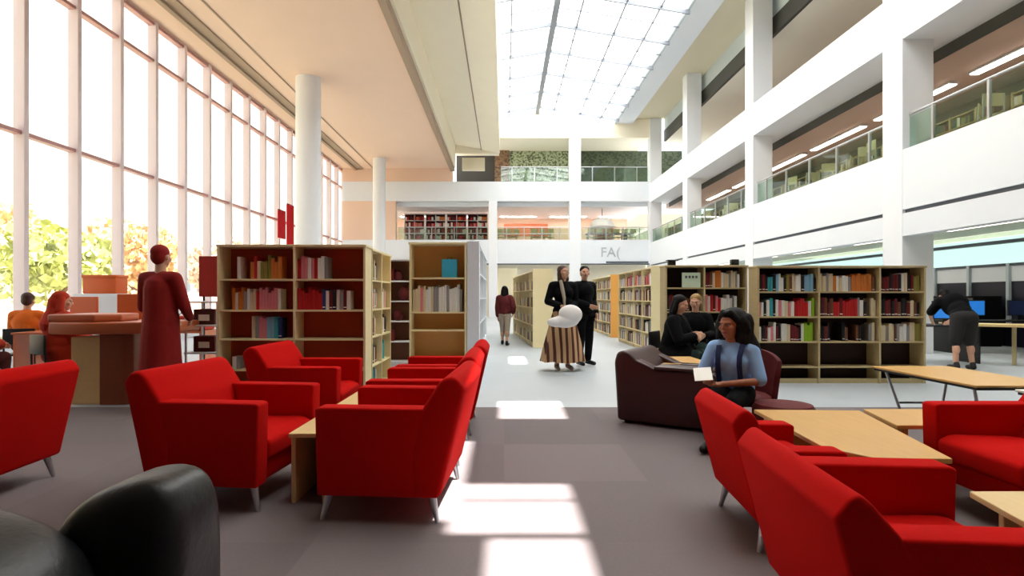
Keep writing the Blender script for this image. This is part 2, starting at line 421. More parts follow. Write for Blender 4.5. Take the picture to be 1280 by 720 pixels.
bm = B(); bm.faces.new([bm.verts.new(p) for p in ((LX, YS, EZ), (RX, YS, RZ), (RX, YB, RZ), (LX, YB, EZ))]); struct('window_43', bm, M['frost'])
bm = B(); prism(bm, [(LX, EZ), (RX, RZ), (EX, EZ), (EX, EZ+.15), (RX, RZ+.15), (LX, EZ+.15)], YF, YS, 'y'); struct('ceiling', bm, M['cream'])  # unseen solid roof, added to cut skylight from behind the camera
M['rafter'] = mat('skylight_bar', (150, 156, 166), .5)
bm = B(); box(bm, (RX-.12, YF, RZ-.22), (RX+.12, YB, RZ-.03)); struct('trim_80', bm, M['rafter'])
k = 0
y = 3.08-2.62*3
while y < YB:
    bm = B()
    for sx, ex in ((1, EX), (-1, LX)):
        prism(bm, [(RX, RZ-.20), (RX, RZ-.04), (ex, EZ-.04), (ex, EZ-.20)], y-.035, y+.035, 'y')
    for f in (.5,):   # slimmer bars half-way
        for sx, ex in ((1, EX), (-1, LX)):
            if y > 13 and y+1.31 < YB: prism(bm, [(RX, RZ-.09), (RX, RZ-.04), (ex, EZ-.04), (ex, EZ-.09)], y+1.29, y+1.33, 'y')
    struct('trim_%d' % (81+k), bm, M['rafter']); k += 1; y += 2.62
bm = B()
for fx in (.2, .52, .78):
    for ex in (EX,):
        x = RX+(ex-RX)*fx; box(bm, (x-.03, 14, zr(x)-.14), (x+.03, YB, zr(x)-.05))
x = -.9; box(bm, (x-.03, 10, zr(x)-.14), (x+.03, YB, zr(x)-.05)); x = .3; box(bm, (x-.03, 10, zr(x)-.14), (x+.03, YB, zr(x)-.05))
struct('trim_99', bm, M['rafter'])

# ground floor glazing under the right gallery
M['paleglass'] = glass('pale_green_glazing', (214, 228, 220), .05)
bm = B(); box(bm, (13.1, 8, 2.13), (13.16, YB, 2.98)); struct('window_44', bm, M['paleglass'])
bm = B(); box(bm, (13.05, 8, 1.68), (13.18, YB, 2.1)); box(bm, (13.05, YF, 0), (13.2, 8, 3)); struct('wall_right_lower', bm, M['white_col'])
bm = B(); box(bm, (13.0, 8, 2.08), (13.2, YB, 2.15)); box(bm, (13.0, 8, 2.68), (13.2, YB, 2.76)); struct('trim_67', bm, M['groove'])
bm = B(); box(bm, (13.05, 8, 0), (13.18, YB, 1.68)); struct('wall_right_lower', bm, mat('dark_blue_panel', (22, 24, 40), .4))
bm = B()
for y in [8.5+1.27*i for i in range(20)]:
    box(bm, (12.97, y-.04, .6), (13.06, y+.04, 2.15)); 
struct('trim_68', bm, M['blue_strip'])

# ------------------------------------------------------------------ sky, sun, lamps
w = bpy.data.worlds.new('sky'); scene.world = w; w.use_nodes = True
nt = w.node_tree; bg = nt.nodes['Background']
tc = nt.nodes.new('ShaderNodeTexCoord'); sp = nt.nodes.new('ShaderNodeSeparateXYZ')
nt.links.new(tc.outputs['Generated'], sp.inputs[0])
cr = nt.nodes.new('ShaderNodeValToRGB')     # height in the sky
e = cr.color_ramp.elements
e[0].position = 0.0; e[0].color = (1.0, .80, .52, 1)
e[1].position = .55; e[1].color = (.88, .95, 1.0, 1)
q = e.new(.10); q.color = (1.0, .92, .76, 1)
q = e.new(.26); q.color = (1.0, .97, .93, 1)
nt.links.new(sp.outputs['Z'], cr.inputs['Fac'])
# the low sky glows warm on the window side only
mr = nt.nodes.new('ShaderNodeMapRange'); mr.inputs['From Min'].default_value = .2; mr.inputs['From Max'].default_value = -.3
nt.links.new(sp.outputs['X'], mr.inputs['Value'])
sm = nt.nodes.new('ShaderNodeMix'); sm.data_type = 'RGBA'; sm.inputs['A'].default_value = (.86, .94, 1.0, 1)
nt.links.new(mr.outputs[0], sm.inputs['Factor']); nt.links.new(cr.outputs['Color'], sm.inputs['B'])
nt.links.new(sm.outputs['Result'], bg.inputs['Color'])
bg.inputs['Strength'].default_value = 1.35

sun = bpy.data.lights.new('sun', 'SUN'); so = bpy.data.objects.new('sun', sun); col.objects.link(so)
sun.energy = 17; sun.angle = R(.45); sun.color = (1, .97, .92)
so.location = (10, 0, 30)
so.rotation_euler = Vector((-SUNK, 0, -1)).to_track_quat('-Z', 'Y').to_euler()

# sky portal in the window wall (guides sampling only)
po = bpy.data.lights.new('window_portal', 'AREA'); po.shape = 'RECTANGLE'; po.size = 32; po.size_y = 8.8
po.cycles.is_portal = True
pob = bpy.data.objects.new('window_portal', po); col.objects.link(pob); pob.location = (XW-.4, 20.3, 4.75)
pob.rotation_euler = Vector((1, 0, 0)).to_track_quat('-Z', 'Y').to_euler()
# ================================================================== armchairs (local +x = the way the chair faces)
def make_armchair(name, label, cat, hb=.835, ha=.65, dep=.75, wid=.88, m=None, lm=None, group=None, bt=.16):
    m = m or M['red']; lm = lm or M['steel']
    t = thing(name, label, cat, (0, 0, 0), 0, group)
    f = dep/2; b = -dep/2; w2 = wid/2
    zb = .15
    lean = .075*(hb-zb)/.7
    # backrest: slab over the full width, leaning out, rounded along the top
    prof = [(b+.045, zb), (b+.20, zb), (b+.21, .40), (b+bt-lean*.2, ha), (b+bt*.7-lean*.9, hb-.03), (b+bt*.45-lean, hb), (b+.02-lean, hb-.01), (b-.035-lean*.85, hb-.07)]
    obj('backrest', prism(B(), prof, -w2, w2, 'y', .028, 4), m, t, True, angle=60)
    for s in (-1, 1):
        y0, y1 = (w2-.13, w2-.003) if s > 0 else (-w2+.003, -w2+.13)
        pr = [(b+.055, zb), (f, zb), (f+.012, ha-.01), (f-.01, ha), (b+.03-lean*.4, ha), (b+.0-lean*.4, ha-.03)]
        obj('armrest', prism(B(), pr, y0, y1, 'y', .022, 4), m, t, True, angle=60)
    obj('seat_base', box(B(), (b+.12, -w2+.125, zb), (f-.03, w2-.125, .28), .015, 2), m, t, True, angle=60)
    cb = B(); prism(cb, [(b+.17, .285), (f+.01, .285), (f+.015, .40), (f-.06, .435), (b+.30, .425), (b+.17, .41)], -w2+.134, w2-.134, 'y', .025, 4)
    obj('seat_cushion', cb, m, t, True, angle=60)
    for sx in (1, -1):
        for sy in (1, -1):
            lb = B(); x = f-.05 if sx > 0 else b+.10; y = sy*(w2-.07)
            lathe(lb, [(.013, 0), (.026, zb+.004)], (0, 0, 0), 12)
            for v in lb.verts: v.co.x += x + sx*.035*(1-v.co.z/zb); v.co.y += y + sy*.02*(1-v.co.z/zb)
            obj('leg', lb, lm, t, True)
    return t
RG = 'red armchairs round the low tables'
ac = make_armchair('armchair', 'red fabric armchair nearest the camera in the row backing the central aisle', 'armchair', group=RG)
ac.location = (-.66, 3.68, 0); ac.rotation_euler = (0, 0, R(180-4))
dup(ac, (-.65, 4.76, 0), R(180-1), 'red fabric armchair in the middle of the row backing the central aisle', RG)
dup(ac, (-.62, 5.72, 0), R(180), 'red fabric armchair farthest back in the row backing the central aisle', RG)
dup(ac, (-1.785, 3.86, 0), R(-6), 'red fabric armchair facing the long oak table, in front of the curved desk', RG)
dup(ac, (-1.86, 5.56, 0), R(-1), 'red fabric armchair directly in front of the bookcase with russet backs', RG)
dup(ac, (-3.50, 3.70, 0), R(180+3), 'red fabric armchair at far left, its back to the room', RG)
a2 = make_armchair('armchair', 'red fabric armchair at the bottom right, largest in view, its back to the aisle', 'armchair', hb=.735, ha=.615, dep=.70, wid=.86, group=RG, bt=.11)
a2.location = (1.385, 1.98, 0); a2.rotation_euler = (0, 0, R(-5))
a3 = make_armchair('armchair', 'narrow red armchair between the aisle and the six-sided oak table', 'armchair', hb=.72, ha=.52, dep=.46, wid=.74, group=RG, bt=.12)
a3.location = (1.47, 3.20, 0); a3.rotation_euler = (0, 0, R(-4))
dup(a2, (3.04, 3.27, 0), R(180), 'red fabric armchair at the right edge facing left towards the oak table', RG)

# brown leather club chair, high curved back at its left end
def make_club(name, label, cat, m, hb, ha, dep, wid, zb=.03, group=None):
    t = thing(name, label, cat, (0, 0, 0), 0, group)
    f = dep/2; b = -dep/2; w2 = wid/2
    prof = [(b, zb), (b+.24, zb), (b+.30, .42), (b+.27, ha+.02), (b+.21, hb-.10), (b+.12, hb-.015), (b+.05, hb), (b-.01, hb-.03), (b-.035, hb-.12)]
    obj('backrest', prism(B(), prof, -w2, w2, 'y', .035, 4), m, t, True, angle=60)
    for s in (-1, 1):
        y0, y1 = (w2-.17, w2-.003) if s > 0 else (-w2+.003, -w2+.17)
        pr = [(b+.02, zb), (f, zb), (f, ha-.03), (f-.03, ha), (b+.42, ha), (b+.30, ha+.05), (b+.17, hb-.08), (b+.10, hb-.04), (b+.0, hb-.10)]
        obj('armrest', prism(B(), pr, y0, y1, 'y', .03, 4), m, t, True, angle=60)
    obj('seat_base', box(B(), (b+.12, -w2+.165, zb), (f-.03, w2-.165, .28), .015, 2), m, t, True, angle=60)
    obj('seat_cushion', box(B(), (b+.24, -w2+.174, .285), (f-.01, w2-.174, .42), .04, 4), m, t, True, angle=60)
    for sx in (1, -1):
        for sy in (1, -1):
            obj('leg', box(B(), (sx*(f-.09)-.025, sy*(w2-.08)-.025, 0), (sx*(f-.09)+.025, sy*(w2-.08)+.025, zb+.004)), M['black'], t)
    return t
cc = make_club('leather_armchair', 'dark brown leather armchair with high curved back beside the aisle', 'armchair', M['brownlea'], .74, .56, .98, .86)
d = Vector((.66, -.42, 0)).normalized(); nrm = Vector((-d.y, d.x, 0))
cpos = Vector((1.14, 5.86, 0)) + d*.50 + nrm*.43
cc.location = cpos; cc.rotation_euler = (0, 0, math.atan2(d.y, d.x))
# pad resting on the arm
p_ = obj('leather_pad', box(B(), (-.27, -.14, 0), (.27, .14, .035), .012, 3), M['brownlea'], None, True)
p_.location = cpos - nrm*.30 + d*.16 + Vector((0, 0, .562)); p_.rotation_euler = (0, 0, math.atan2(d.y, d.x))
tag(p_, 'flat dark leather pad lying on the arm of the brown leather armchair', 'pad')

# black leather club chair, bottom left: two plump rounded masses
t = thing('leather_armchair', 'black leather armchair in the bottom left corner, nearest the camera', 'armchair', (-1.18, 1.42, 0))
def plump(lo, hi, k=.35, dome=.0, M_=None, n=14):
    """a stuffed cushion: superellipsoid in a box, with a domed top"""
    bm = B(); bmesh.ops.create_uvsphere(bm, u_segments=48, v_segments=28, radius=1)
    c = [(a+b)/2 for a, b in zip(lo, hi)]; h = [(b-a)/2 for a, b in zip(lo, hi)]
    def sg(v, p): return math.copysign(abs(v)**p, v)
    for v in bm.verts:
        x, y, z = v.co
        r = math.hypot(x, y) or 1e-6
        X = sg(x/r, k+.05)*r**.30; Y = sg(y/r, k+.05)*r**.30; Z = sg(z, k+.12)
        m = max(abs(X), abs(Y), 1e-6)
        X = max(-1, min(1, X)); Y = max(-1, min(1, Y))
        Zc = Z + (dome*(1-X*X)*(1-.5*Y*Y) if Z > 0 else 0)
        v.co = (c[0]+h[0]*X, c[1]+h[1]*Y, c[2]+h[2]*Zc)
    return bm
def slump(o, x0, x1, drop, ztop, left):
    for v in o.data.vertices:
        u = (v.co.x-x0)/(x1-x0); u = (1-u) if left else u
        u = max(0, (u-.25)/.75)
        v.co.z -= drop*u*u*max(0, (v.co.z-.2)/(ztop-.2))
    return o
o = slump(obj('backrest', plump((-.07, .08, .12), (.325, .36, .78), .42, .04), M['blacklea'], t, True, angle=None), -.07, .325, .14, .78, True); o.rotation_euler = (0, 0, R(-4))
o = slump(obj('armrest', plump((-.75, -.42, .12), (.19, .12, .785), .42, .05), M['blacklea'], t, True, angle=None), -.75, .19, .13, .785, False)
o = obj('seat_cushion', plump((-.06, -.75, .14), (.33, .10, .40), .30, .04), M['blacklea'], t, True, angle=None)
for x, y in ((.24, .1), (.22, -.7), (-.5, .0), (-.5, -.5)): obj('leg', tube(B(), [(x, y, 0), (x, y, .16)], .025), M['black'], t, True)
# seams on the leather

# ================================================================== low tables
def panel_table(name, label, pts, h, th=.028, panels=(), m=None, group=None, dark=None, cat='coffee table'):
    """table of a polygon top carried by upright end panels; pts are the world corners of the top"""
    c = sum((Vector((x, y, 0)) for x, y in pts), Vector())/len(pts)
    t = thing(name, label, cat, (c.x, c.y, 0), 0, group)
    loc = [(x-c.x, y-c.y) for x, y in pts]
    obj('tabletop', prism(B(), loc, h-th, h, 'z', .005, 2), m or M['oak'], t)
    for (xa, ya), (xb, yb), ins in panels:
        a = Vector((xa-c.x, ya-c.y, 0)); b_ = Vector((xb-c.x, yb-c.y, 0)); d = (b_-a).normalized(); q = Vector((-d.y, d.x, 0))*.014
        cs = [a+q, b_+q, b_-q, a-q]
        obj('side_panel', prism(B(), [(v.x, v.y) for v in cs], 0, h-th-.0005, 'z', .003, 1), m or M['oak'], t)
    return t
OT = 'oak topped low tables'
panel_table('coffee_table', 'long narrow oak coffee table between two rows of red armchairs', [(-1.325, 3.54), (-1.095, 3.54), (-1.04, 5.35), (-1.30, 5.35)], .44,
            panels=[((-1.305, 3.57), (-1.28, 5.32), 0), ((-1.115, 3.57), (-1.07, 5.32), 0)], m=M['paleoak'], group=OT)
panel_table('coffee_table', 'large oak coffee table with slanting left edge in front of the woman in blue', [(1.865, 4.3), (2.63, 4.26), (2.33, 2.99), (1.95, 2.99), (1.79, 3.22)], .44,
            panels=[((1.90, 4.2), (2.56, 4.17), 0), ((1.96, 3.06), (2.29, 3.06), 0), ((2.28, 3.12), (2.52, 4.1), 0)], group=OT)
panel_table('coffee_table', 'oak side table behind the red armchair at the right edge', [(2.70, 4.33), (3.5, 4.33), (3.5, 3.78), (2.58, 3.78)], .437,
            panels=[((2.68, 3.84), (2.76, 4.27), 0), ((3.42, 3.84), (3.42, 4.27), 0)], group=OT)
panel_table('coffee_table', 'oak coffee table cut off by the bottom right corner of the photo', [(2.06, 2.55), (2.95, 2.56), (2.95, 1.75), (1.95, 2.0)], .42,
            panels=[((2.14, 2.48), (2.85, 2.49), 0), ((2.85, 1.85), (2.10, 2.04), 0)], m=M['paleoak'], group=OT)
panel_table('coffee_table', 'oak table glimpsed behind the brown leather armchair', [(1.52, 6.95), (2.25, 6.95), (2.25, 6.2), (1.52, 6.2)], .56,
            panels=[((1.58, 6.25), (1.58, 6.9), 0), ((2.19, 6.25), (2.19, 6.9), 0)], group=OT)

def fold_table(label, x0, x1, y0, y1, h, m, edge):
    t = thing('folding_table', label, 'folding table', ((x0+x1)/2, (y0+y1)/2, 0))
    w, l = (x1-x0)/2, (y1-y0)/2
    obj('tabletop', box(B(), (-w, -l, h-.022), (w, l, h), .006, 2), m, t)
    obj('edge_band', box(B(), (-w+.015, -l+.015, h-.045), (w-.015, l-.015, h-.0225)), edge, t)
    for s in (-1, 1):
        bm = B(); yy = s*(l-.12)
        tube(bm, [(-w+.08, yy, h-.046), (-w+.2, yy-s*.06, .03)], .014); tube(bm, [(w-.08, yy, h-.046), (w-.2, yy-s*.06, .03)], .014)
        tube(bm, [(-w+.19, yy-s*.06, .12), (w-.19, yy-s*.06, .12)], .012)
        obj('leg_frame', bm, M['steel'], t, True)
        obj('foot_bar', box(B(), (-w+.1, yy-s*.06-.03, 0), (w-.1, yy-s*.06+.03, .03), .006, 2), M['darksteel'], t)
    return t
fold_table('oak topped folding table with metal legs near the right-hand bookcase', 4.15, 5.0, 5.06, 6.5, .5, M['oak'], M['darksteel'])
fold_table('white topped folding table at the right edge beyond the oak folding table', 4.45, 5.4, 4.45, 5.02, .475, M['paper'], M['darksteel'])

# round red pouf and the burgundy chair behind the woman in blue
t = thing('pouf', 'round dark red pouf beside the oak table, right of the woman in blue', 'stool', (2.26, 4.66, 0))
obj('cushion', lathe(B(), [(.21, .12), (.235, .15), (.235, .38), (.215, .415), (.12, .43), (.01, .432)], n=40), M['burg'], t, True, angle=50)
obj('base', lathe(B(), [(.19, 0), (.19, .12)], n=32), M['black'], t, True)

def round_chair(label, loc, rz, m):
    t = thing('chair', label, 'chair', loc, rz)
    obj('seat', lathe(B(), [(.20, .33), (.235, .36), (.235, .40), (.2, .425), (.01, .428)], n=36), m, t, True, angle=50)
    prof = []
    bm = B(); n = 18; rings = []
    for i in range(n+1):
        a = R(-62 + 124*i/n); h = .30*math.cos(a*.95)**.6
        p0 = Vector((-.25*math.cos(a), .25*math.sin(a), 0)); nn = Vector((-math.cos(a), math.sin(a), 0))
        q = [p0+Vector((0, 0, .36)), p0+nn*.02+Vector((0, 0, .48+h*.4)), p0+nn*.05+Vector((0, 0, .50+h)), p0+nn*.085+Vector((0, 0, .50+h)), p0+nn*.07+Vector((0, 0, .48+h*.4)), p0+nn*.045+Vector((0, 0, .36))]
        rings.append([bm.verts.new(v) for v in q])
    for a, b in zip(rings, rings[1:]):
        for k in range(6): bm.faces.new((a[k], a[(k+1) % 6], b[(k+1) % 6], b[k]))
    bm.faces.new(rings[0]); bm.faces.new(list(reversed(rings[-1])))
    obj('backrest', bm, m, t, True, angle=70)
    for sx in (1, -1):
        for sy in (1, -1): obj('leg', tube(B(), [(sx*.15, sy*.15, .335), (sx*.2, sy*.2, 0)], [.016, .011]), M['darksteel'], t, True)
    return t
HX, HY = 2.01, 5.02
HEAD = math.atan2(-.80, -.60)
round_chair('burgundy chair with rounded back under the woman in blue', (HX+.12, HY+.13, 0), HEAD, M['burg'])

# ================================================================== bookcases
CASES = {}
def bookcase(name, label, loc, rz, bays, h, rows, dep=.32, m=None, backm=None, group=None, foot=.07, t=.028, zs=None):
    """front faces local -y, x runs along; origin bottom left front corner. Returns the data the books need"""
    m = m or M['case']; backm = backm or M['caseback']
    th = thing(name, label, 'bookcase', loc, rz, group)
    W = sum(bays)
    x = 0
    backm = backm if isinstance(backm, list) else [backm]*len(bays)
    zs = zs or [foot+.02+(h-foot-.05)*i/rows for i in range(rows)]
    for s, xx in enumerate((0, W)):
        obj('side_panel', box(B(), (xx-t/2, 0, 0), (xx+t/2, dep, h-.03), .002, 1), m, th)
    obj('top_panel', box(B(), (-t/2-.01, -.01, h-.03), (W+t/2+.01, dep+.005, h), .003, 1), m, th)
    for i, bw in enumerate(bays):
        if i: obj('divider', box(B(), (x-t/2, .004, 0), (x+t/2, dep-.004, h-.0305), .002, 1), m, th)
        obj('back_panel', box(B(), (x+t/2, dep-.012, .004), (x+bw-t/2, dep-.004, h-.0305)), backm[i], th)
        obj('kick_board', box(B(), (x+t/2, .04, 0), (x+bw-t/2, .055, foot)), m, th)
        for z in zs: obj('shelf', box(B(), (x+t/2, .006, z-.022), (x+bw-t/2, dep-.0125, z), .002, 1), m, th)
        x += bw
    mw = Matrix.Translation(Vector(loc)) @ Matrix.Rotation(rz, 4, 'Z')
    return dict(th=th, mw=mw, bays=bays, zs=zs, h=h, t=t, dep=dep, rz=rz)

# right-hand low bookcase, facing the camera
RC = bookcase('bookcase', 'wide low olive-oak bookcase of three bays right of the woman in blue', (3.755, 8.5, 0), 0, [.90, .90, .66], 1.74, 4, m=M['casedark'], backm=M['caseback_dark'], zs=[.25, .62, .99, 1.36][0:4])
# its neighbour behind the seated pair
NC = bookcase('bookcase', 'dark low bookcase of two bays behind the two people in black', (2.62, 9.3, 0), 0, [.62, .68], 1.79, 4, m=M['casedark'], backm=M['caseback_dark'], zs=[.25, .65, 1.04, 1.43])
# left maple bookcase facing the camera
LC = bookcase('bookcase', 'maple bookcase with russet backs behind the red armchairs on the left', (-3.50, 7.05, 0), 0, [.93, .86], 1.92, 5, m=M['case'], backm=[M['caseback_red'], M['caseback_red']], zs=[.06+.02, .39, .765, 1.12, 1.50])
# receding range at its right end, facing the aisle
LS = bookcase('bookcase', 'maple bookcase seen edge-on at the right end of the russet-backed one', (-1.69, 7.40, 0), R(90), [.6, .6], 1.90, 5, m=M['case'], backm=M['case'], dep=.0+.30, zs=[.08, .39, .765, 1.12, 1.50])
# tall maple bookcase left of the aisle
TC = bookcase('bookcase', 'pale oak bookcase with a blue box on its top shelf, left of the aisle', (-1.36, 8.35, 0), 0, [.80], 2.07, 4, m=M['case'], backm=M['caseback_oak'], zs=[.38, .80, 1.06, 1.56])
# bookcase beyond, seen between the two
FC = bookcase('bookcase', 'white bookcase with dark objects between the two maple bookcases', (-2.28, 10.6, 0), 0, [.72], 1.98, 5, m=M['white'], backm=M['caseback'])
# white end panel of the tall case is the end of an aisle range facing right
AR = bookcase('bookcase', 'white bookcase range along the left of the aisle, behind the blue box case', (-.37, 8.70, 0), R(90), [.9, .9, .9, .9], 2.07, 5, m=M['white'], backm=M['case'], dep=.30)
# ranges of the right side of the aisle, shelves facing the aisle
R1 = bookcase('bookcase', 'maple range right of the aisle, nearest, with red and white books on top', (3.30, 16.6, 0), R(-90), [.92]*4, 1.95, 5, m=M['case'], backm=M['caseback_dark'], dep=.36)
R2 = bookcase('bookcase', 'maple range right of the aisle with orange end panel, beyond the nearest range', (3.36, 21.8, 0), R(-90), [.92]*4, 1.95, 5, m=M['case'], backm=M['caseback_dark'], dep=.32)
R3 = bookcase('bookcase', 'maple range in the middle of the hall behind the standing couple', (.32, 20.0, 0), R(-85.6), [.92]*6, 1.95, 4, m=M['case'], backm=M['caseback'], dep=.40)
R4 = bookcase('bookcase', 'maple range at the far left of the central aisle beyond the walking person', (-.62, 14.5, 0), R(90), [.92]*5, 1.95, 4, m=M['white'], backm=M['case'], dep=.36)
# broad end panels that face the camera
def endpanel(mc, lo, hi, m):
    o = obj('end_panel', box(B(), lo, hi, .004, 1), m, mc['th']); o.matrix_parent_inverse = mc['mw'].inverted(); return o
endpanel(R1, (3.29, 12.86, 0), (3.70, 12.90, 1.98), M['case'])
endpanel(R2, (3.34, 18.05, 0), (3.70, 18.10, 1.98), mat('orange_end_panel', (232, 168, 84), .5))
endpanel(R3, (.72, 14.41, 0), (1.22, 14.46, 1.98), M['case'])
endpanel(AR, (-.54, 8.36, 0), (-.36, 8.685, 2.09), M['white'])
# ================================================================== people
# joints in a local frame: facing -y, x to the viewer's right when the person faces the viewer
def V(*a): return Vector(a)

def stand(h=1.72, stride=0.0):
    k = h/1.75
    J = dict(pelvis=V(0, 0, .95), waist=V(0, 0, 1.10), chest=V(0, .005, 1.29), neck=V(0, .01, 1.46), head=V(0, -.012, 1.625))
    for s, n in ((1, 'r'), (-1, 'l')):
        st = stride*s
        J['sh'+n] = V(.175*s, .01, 1.40); J['el'+n] = V(.215*s, .03, 1.12); J['wr'+n] = V(.215*s, -.04, .87)
        J['hip'+n] = V(.085*s, 0, .92); J['kn'+n] = V(.09*s, -.02-st*.45, .50); J['an'+n] = V(.095*s, .03-st*.8, .09); J['toe'+n] = V(.115*s, -.13-st*.8, .035)
    return {a: b*k for a, b in J.items()}

def sit(h=1.68, seat=.42, lean=0.0):
    k = h/1.75; z = seat+.10
    J = dict(pelvis=V(0, 0, z), waist=V(0, -.01-lean*.3, z+.15), chest=V(0, -.01-lean*.7, z+.34), neck=V(0, -lean, z+.51), head=V(0, -.025-lean*1.15, z+.675))
    for s, n in ((1, 'r'), (-1, 'l')):
        J['sh'+n] = V(.17*s, -lean*.9, z+.45); J['el'+n] = V(.235*s, -.10-lean, z+.20); J['wr'+n] = V(.08*s, -.31-lean*.8, z+.16)
        J['hip'+n] = V(.09*s, -.02, z-.01); J['kn'+n] = V(.10*s, -.42, z+.0); J['an'+n] = V(.10*s, -.40, .09); J['toe'+n] = V(.115*s, -.55, .035)
    out = {}
    for a, b in J.items(): out[a] = V(b.x*k, b.y*k, b.z)
    return out

def hand(bm, wr, fd, pn, side, curl=.5, L=.185):
    """palm of four metacarpals, four fingers of three bones each, thumb off the side of the palm"""
    fd = fd.normalized(); pn = (pn - fd*pn.dot(fd)).normalized(); lat = fd.cross(pn).normalized()*side   # lat points to the thumb side
    k = L/.185
    capsule(bm, wr-fd*.02*k, wr+fd*.02*k, .024*k, .026*k, 10)
    lens = [(.042, .026, .020), (.047, .030, .021), (.043, .027, .020), (.034, .020, .018)]
    for i, ln in enumerate(lens):
        off = (.030-.020*i)*k
        kn = wr + fd*(.088-.004*abs(i-1))*k + lat*off
        capsule(bm, wr+fd*.012*k+lat*off*.65, kn, .015*k, .0125*k, 10)
        d = fd.copy(); p = kn; rr = .0098*k if i < 3 else .0088*k
        for j, s in enumerate(ln):
            a = curl*(.55, .75, .5)[j]
            ax = fd.cross(pn).normalized()
            d = (Matrix.Rotation(a, 3, ax) @ d) if (Matrix.Rotation(.1, 3, ax) @ fd).dot(pn) > 0 else (Matrix.Rotation(-a, 3, ax) @ d)
            q = p + d*s*k
            capsule(bm, p, q, rr, rr*.93, 8); p = q; rr *= .94
    b = wr + fd*.028*k + lat*.026*k
    d1 = (fd*.72 + lat*.62 + pn*.32).normalized(); c1 = b + d1*.042*k
    capsule(bm, wr+fd*.01*k+lat*.012*k, b, .017*k, .016*k, 8); capsule(bm, b, c1, .0145*k, .0115*k, 8)
    d2 = (fd*.92 + lat*.12 + pn*.38).normalized(); capsule(bm, c1, c1+d2*.032*k, .011*k, .0092*k, 8)

def head_rot(yaw=0, pitch=0): return Euler((pitch, 0, yaw), 'XYZ')

def body_mesh(J, k=1, female=False, yaw=0, pitch=0, curl=.6, palms=None, voxel=.009, hands=True, dec=.5, hk=None):
    bm = B(); hk = hk or k
    # torso
    ch = J['chest']; nk = J['neck']; pv = J['pelvis']; ws = J['waist']
    up = (nk-pv).normalized()
    rx = .155*k if female else .170*k
    capsule(bm, pv-up*.01, ws, .125*k, .115*k); ell(bm, pv, (.165*k, .12*k, .12*k)); ell(bm, ws, (.135*k, .10*k, .14*k)); ell(bm, ch, (rx, .118*k, .17*k))
    mid = (J['shl']+J['shr'])/2
    capsule(bm, J['shl']*.85+mid*.15, J['shr']*.85+mid*.15, .058*k, .058*k)
    capsule(bm, ch+up*.06, nk, .085*k, .056*k)
    if female:
        for s in (-1, 1): ell(bm, ch+V(s*.065*k, -.085*k, 0), (.06*k, .05*k, .062*k))
    # head
    hd = J['head']; Rm = head_rot(yaw, pitch).to_matrix()
    bk = k; k = hk
    capsule(bm, nk-up*.02, hd+V(0, .015, -.05)*k, .053*k, .050*k)
    def hp(x, y, z): return hd + Rm @ V(x*k, y*k, z*k)
    e = head_rot(yaw, pitch)
    ell(bm, hp(0, .012, .028), (.077*k, .094*k, .090*k), e); ell(bm, hp(0, -.022, -.038), (.060*k, .066*k, .072*k), e)
    ell(bm, hp(0, -.056, -.087), (.028*k, .024*k, .020*k), e)                              # chin
    for s in (-1, 1):
        ell(bm, hp(s*.046, -.058, -.022), (.022*k, .022*k, .024*k), e)                      # cheeks
        ell(bm, hp(s*.079, .012, -.012), (.010*k, .020*k, .031*k), e)                       # ears
        capsule(bm, hp(s*.012, -.090, .026), hp(s*.046, -.074, .026), .0095*k, .008*k, 8)   # brow
    capsule(bm, hp(0, -.084, .020), hp(0, -.103, -.018), .010*k, .0135*k, 8)                 # nose
    for s in (-1, 1): ell(bm, hp(s*.012, -.094, -.022), (.009*k, .010*k, .008*k), e)
    ell(bm, hp(0, -.084, -.050), (.024*k, .012*k, .006*k), e); ell(bm, hp(0, -.082, -.060), (.020*k, .012*k, .007*k), e)
    k = bk
    for n, s in (('r', 1), ('l', -1)):
        capsule(bm, J['sh'+n], J['el'+n], .050*k, .038*k); capsule(bm, J['el'+n], J['wr'+n], .038*k, .026*k)
        ell(bm, J['el'+n]*.62+J['wr'+n]*.38, (.036*k,)*3)
        d = (J['wr'+n]-J['el'+n]).normalized()
        if hands:
            pn = (palms or {}).get(n, V(-s, .2, 0)); hand(bm, J['wr'+n]+d*.012, d if not (palms or {}).get(n+'d') else palms[n+'d'], pn, (palms or {}).get(n+'t', s), curl, .185*k)
        capsule(bm, J['hip'+n], J['kn'+n], .088*k, .056*k); capsule(bm, J['kn'+n], J['an'+n], .054*k, .037*k)
        ell(bm, J['kn'+n]*.65+J['an'+n]*.35+V(0, .015, 0), (.055*k, .06*k, .09*k))
        capsule(bm, J['an'+n]+V(0, .02, -.035)*k, J['toe'+n], .036*k, .030*k)
    return remeshed(bm, voxel, 3, .4, dec)

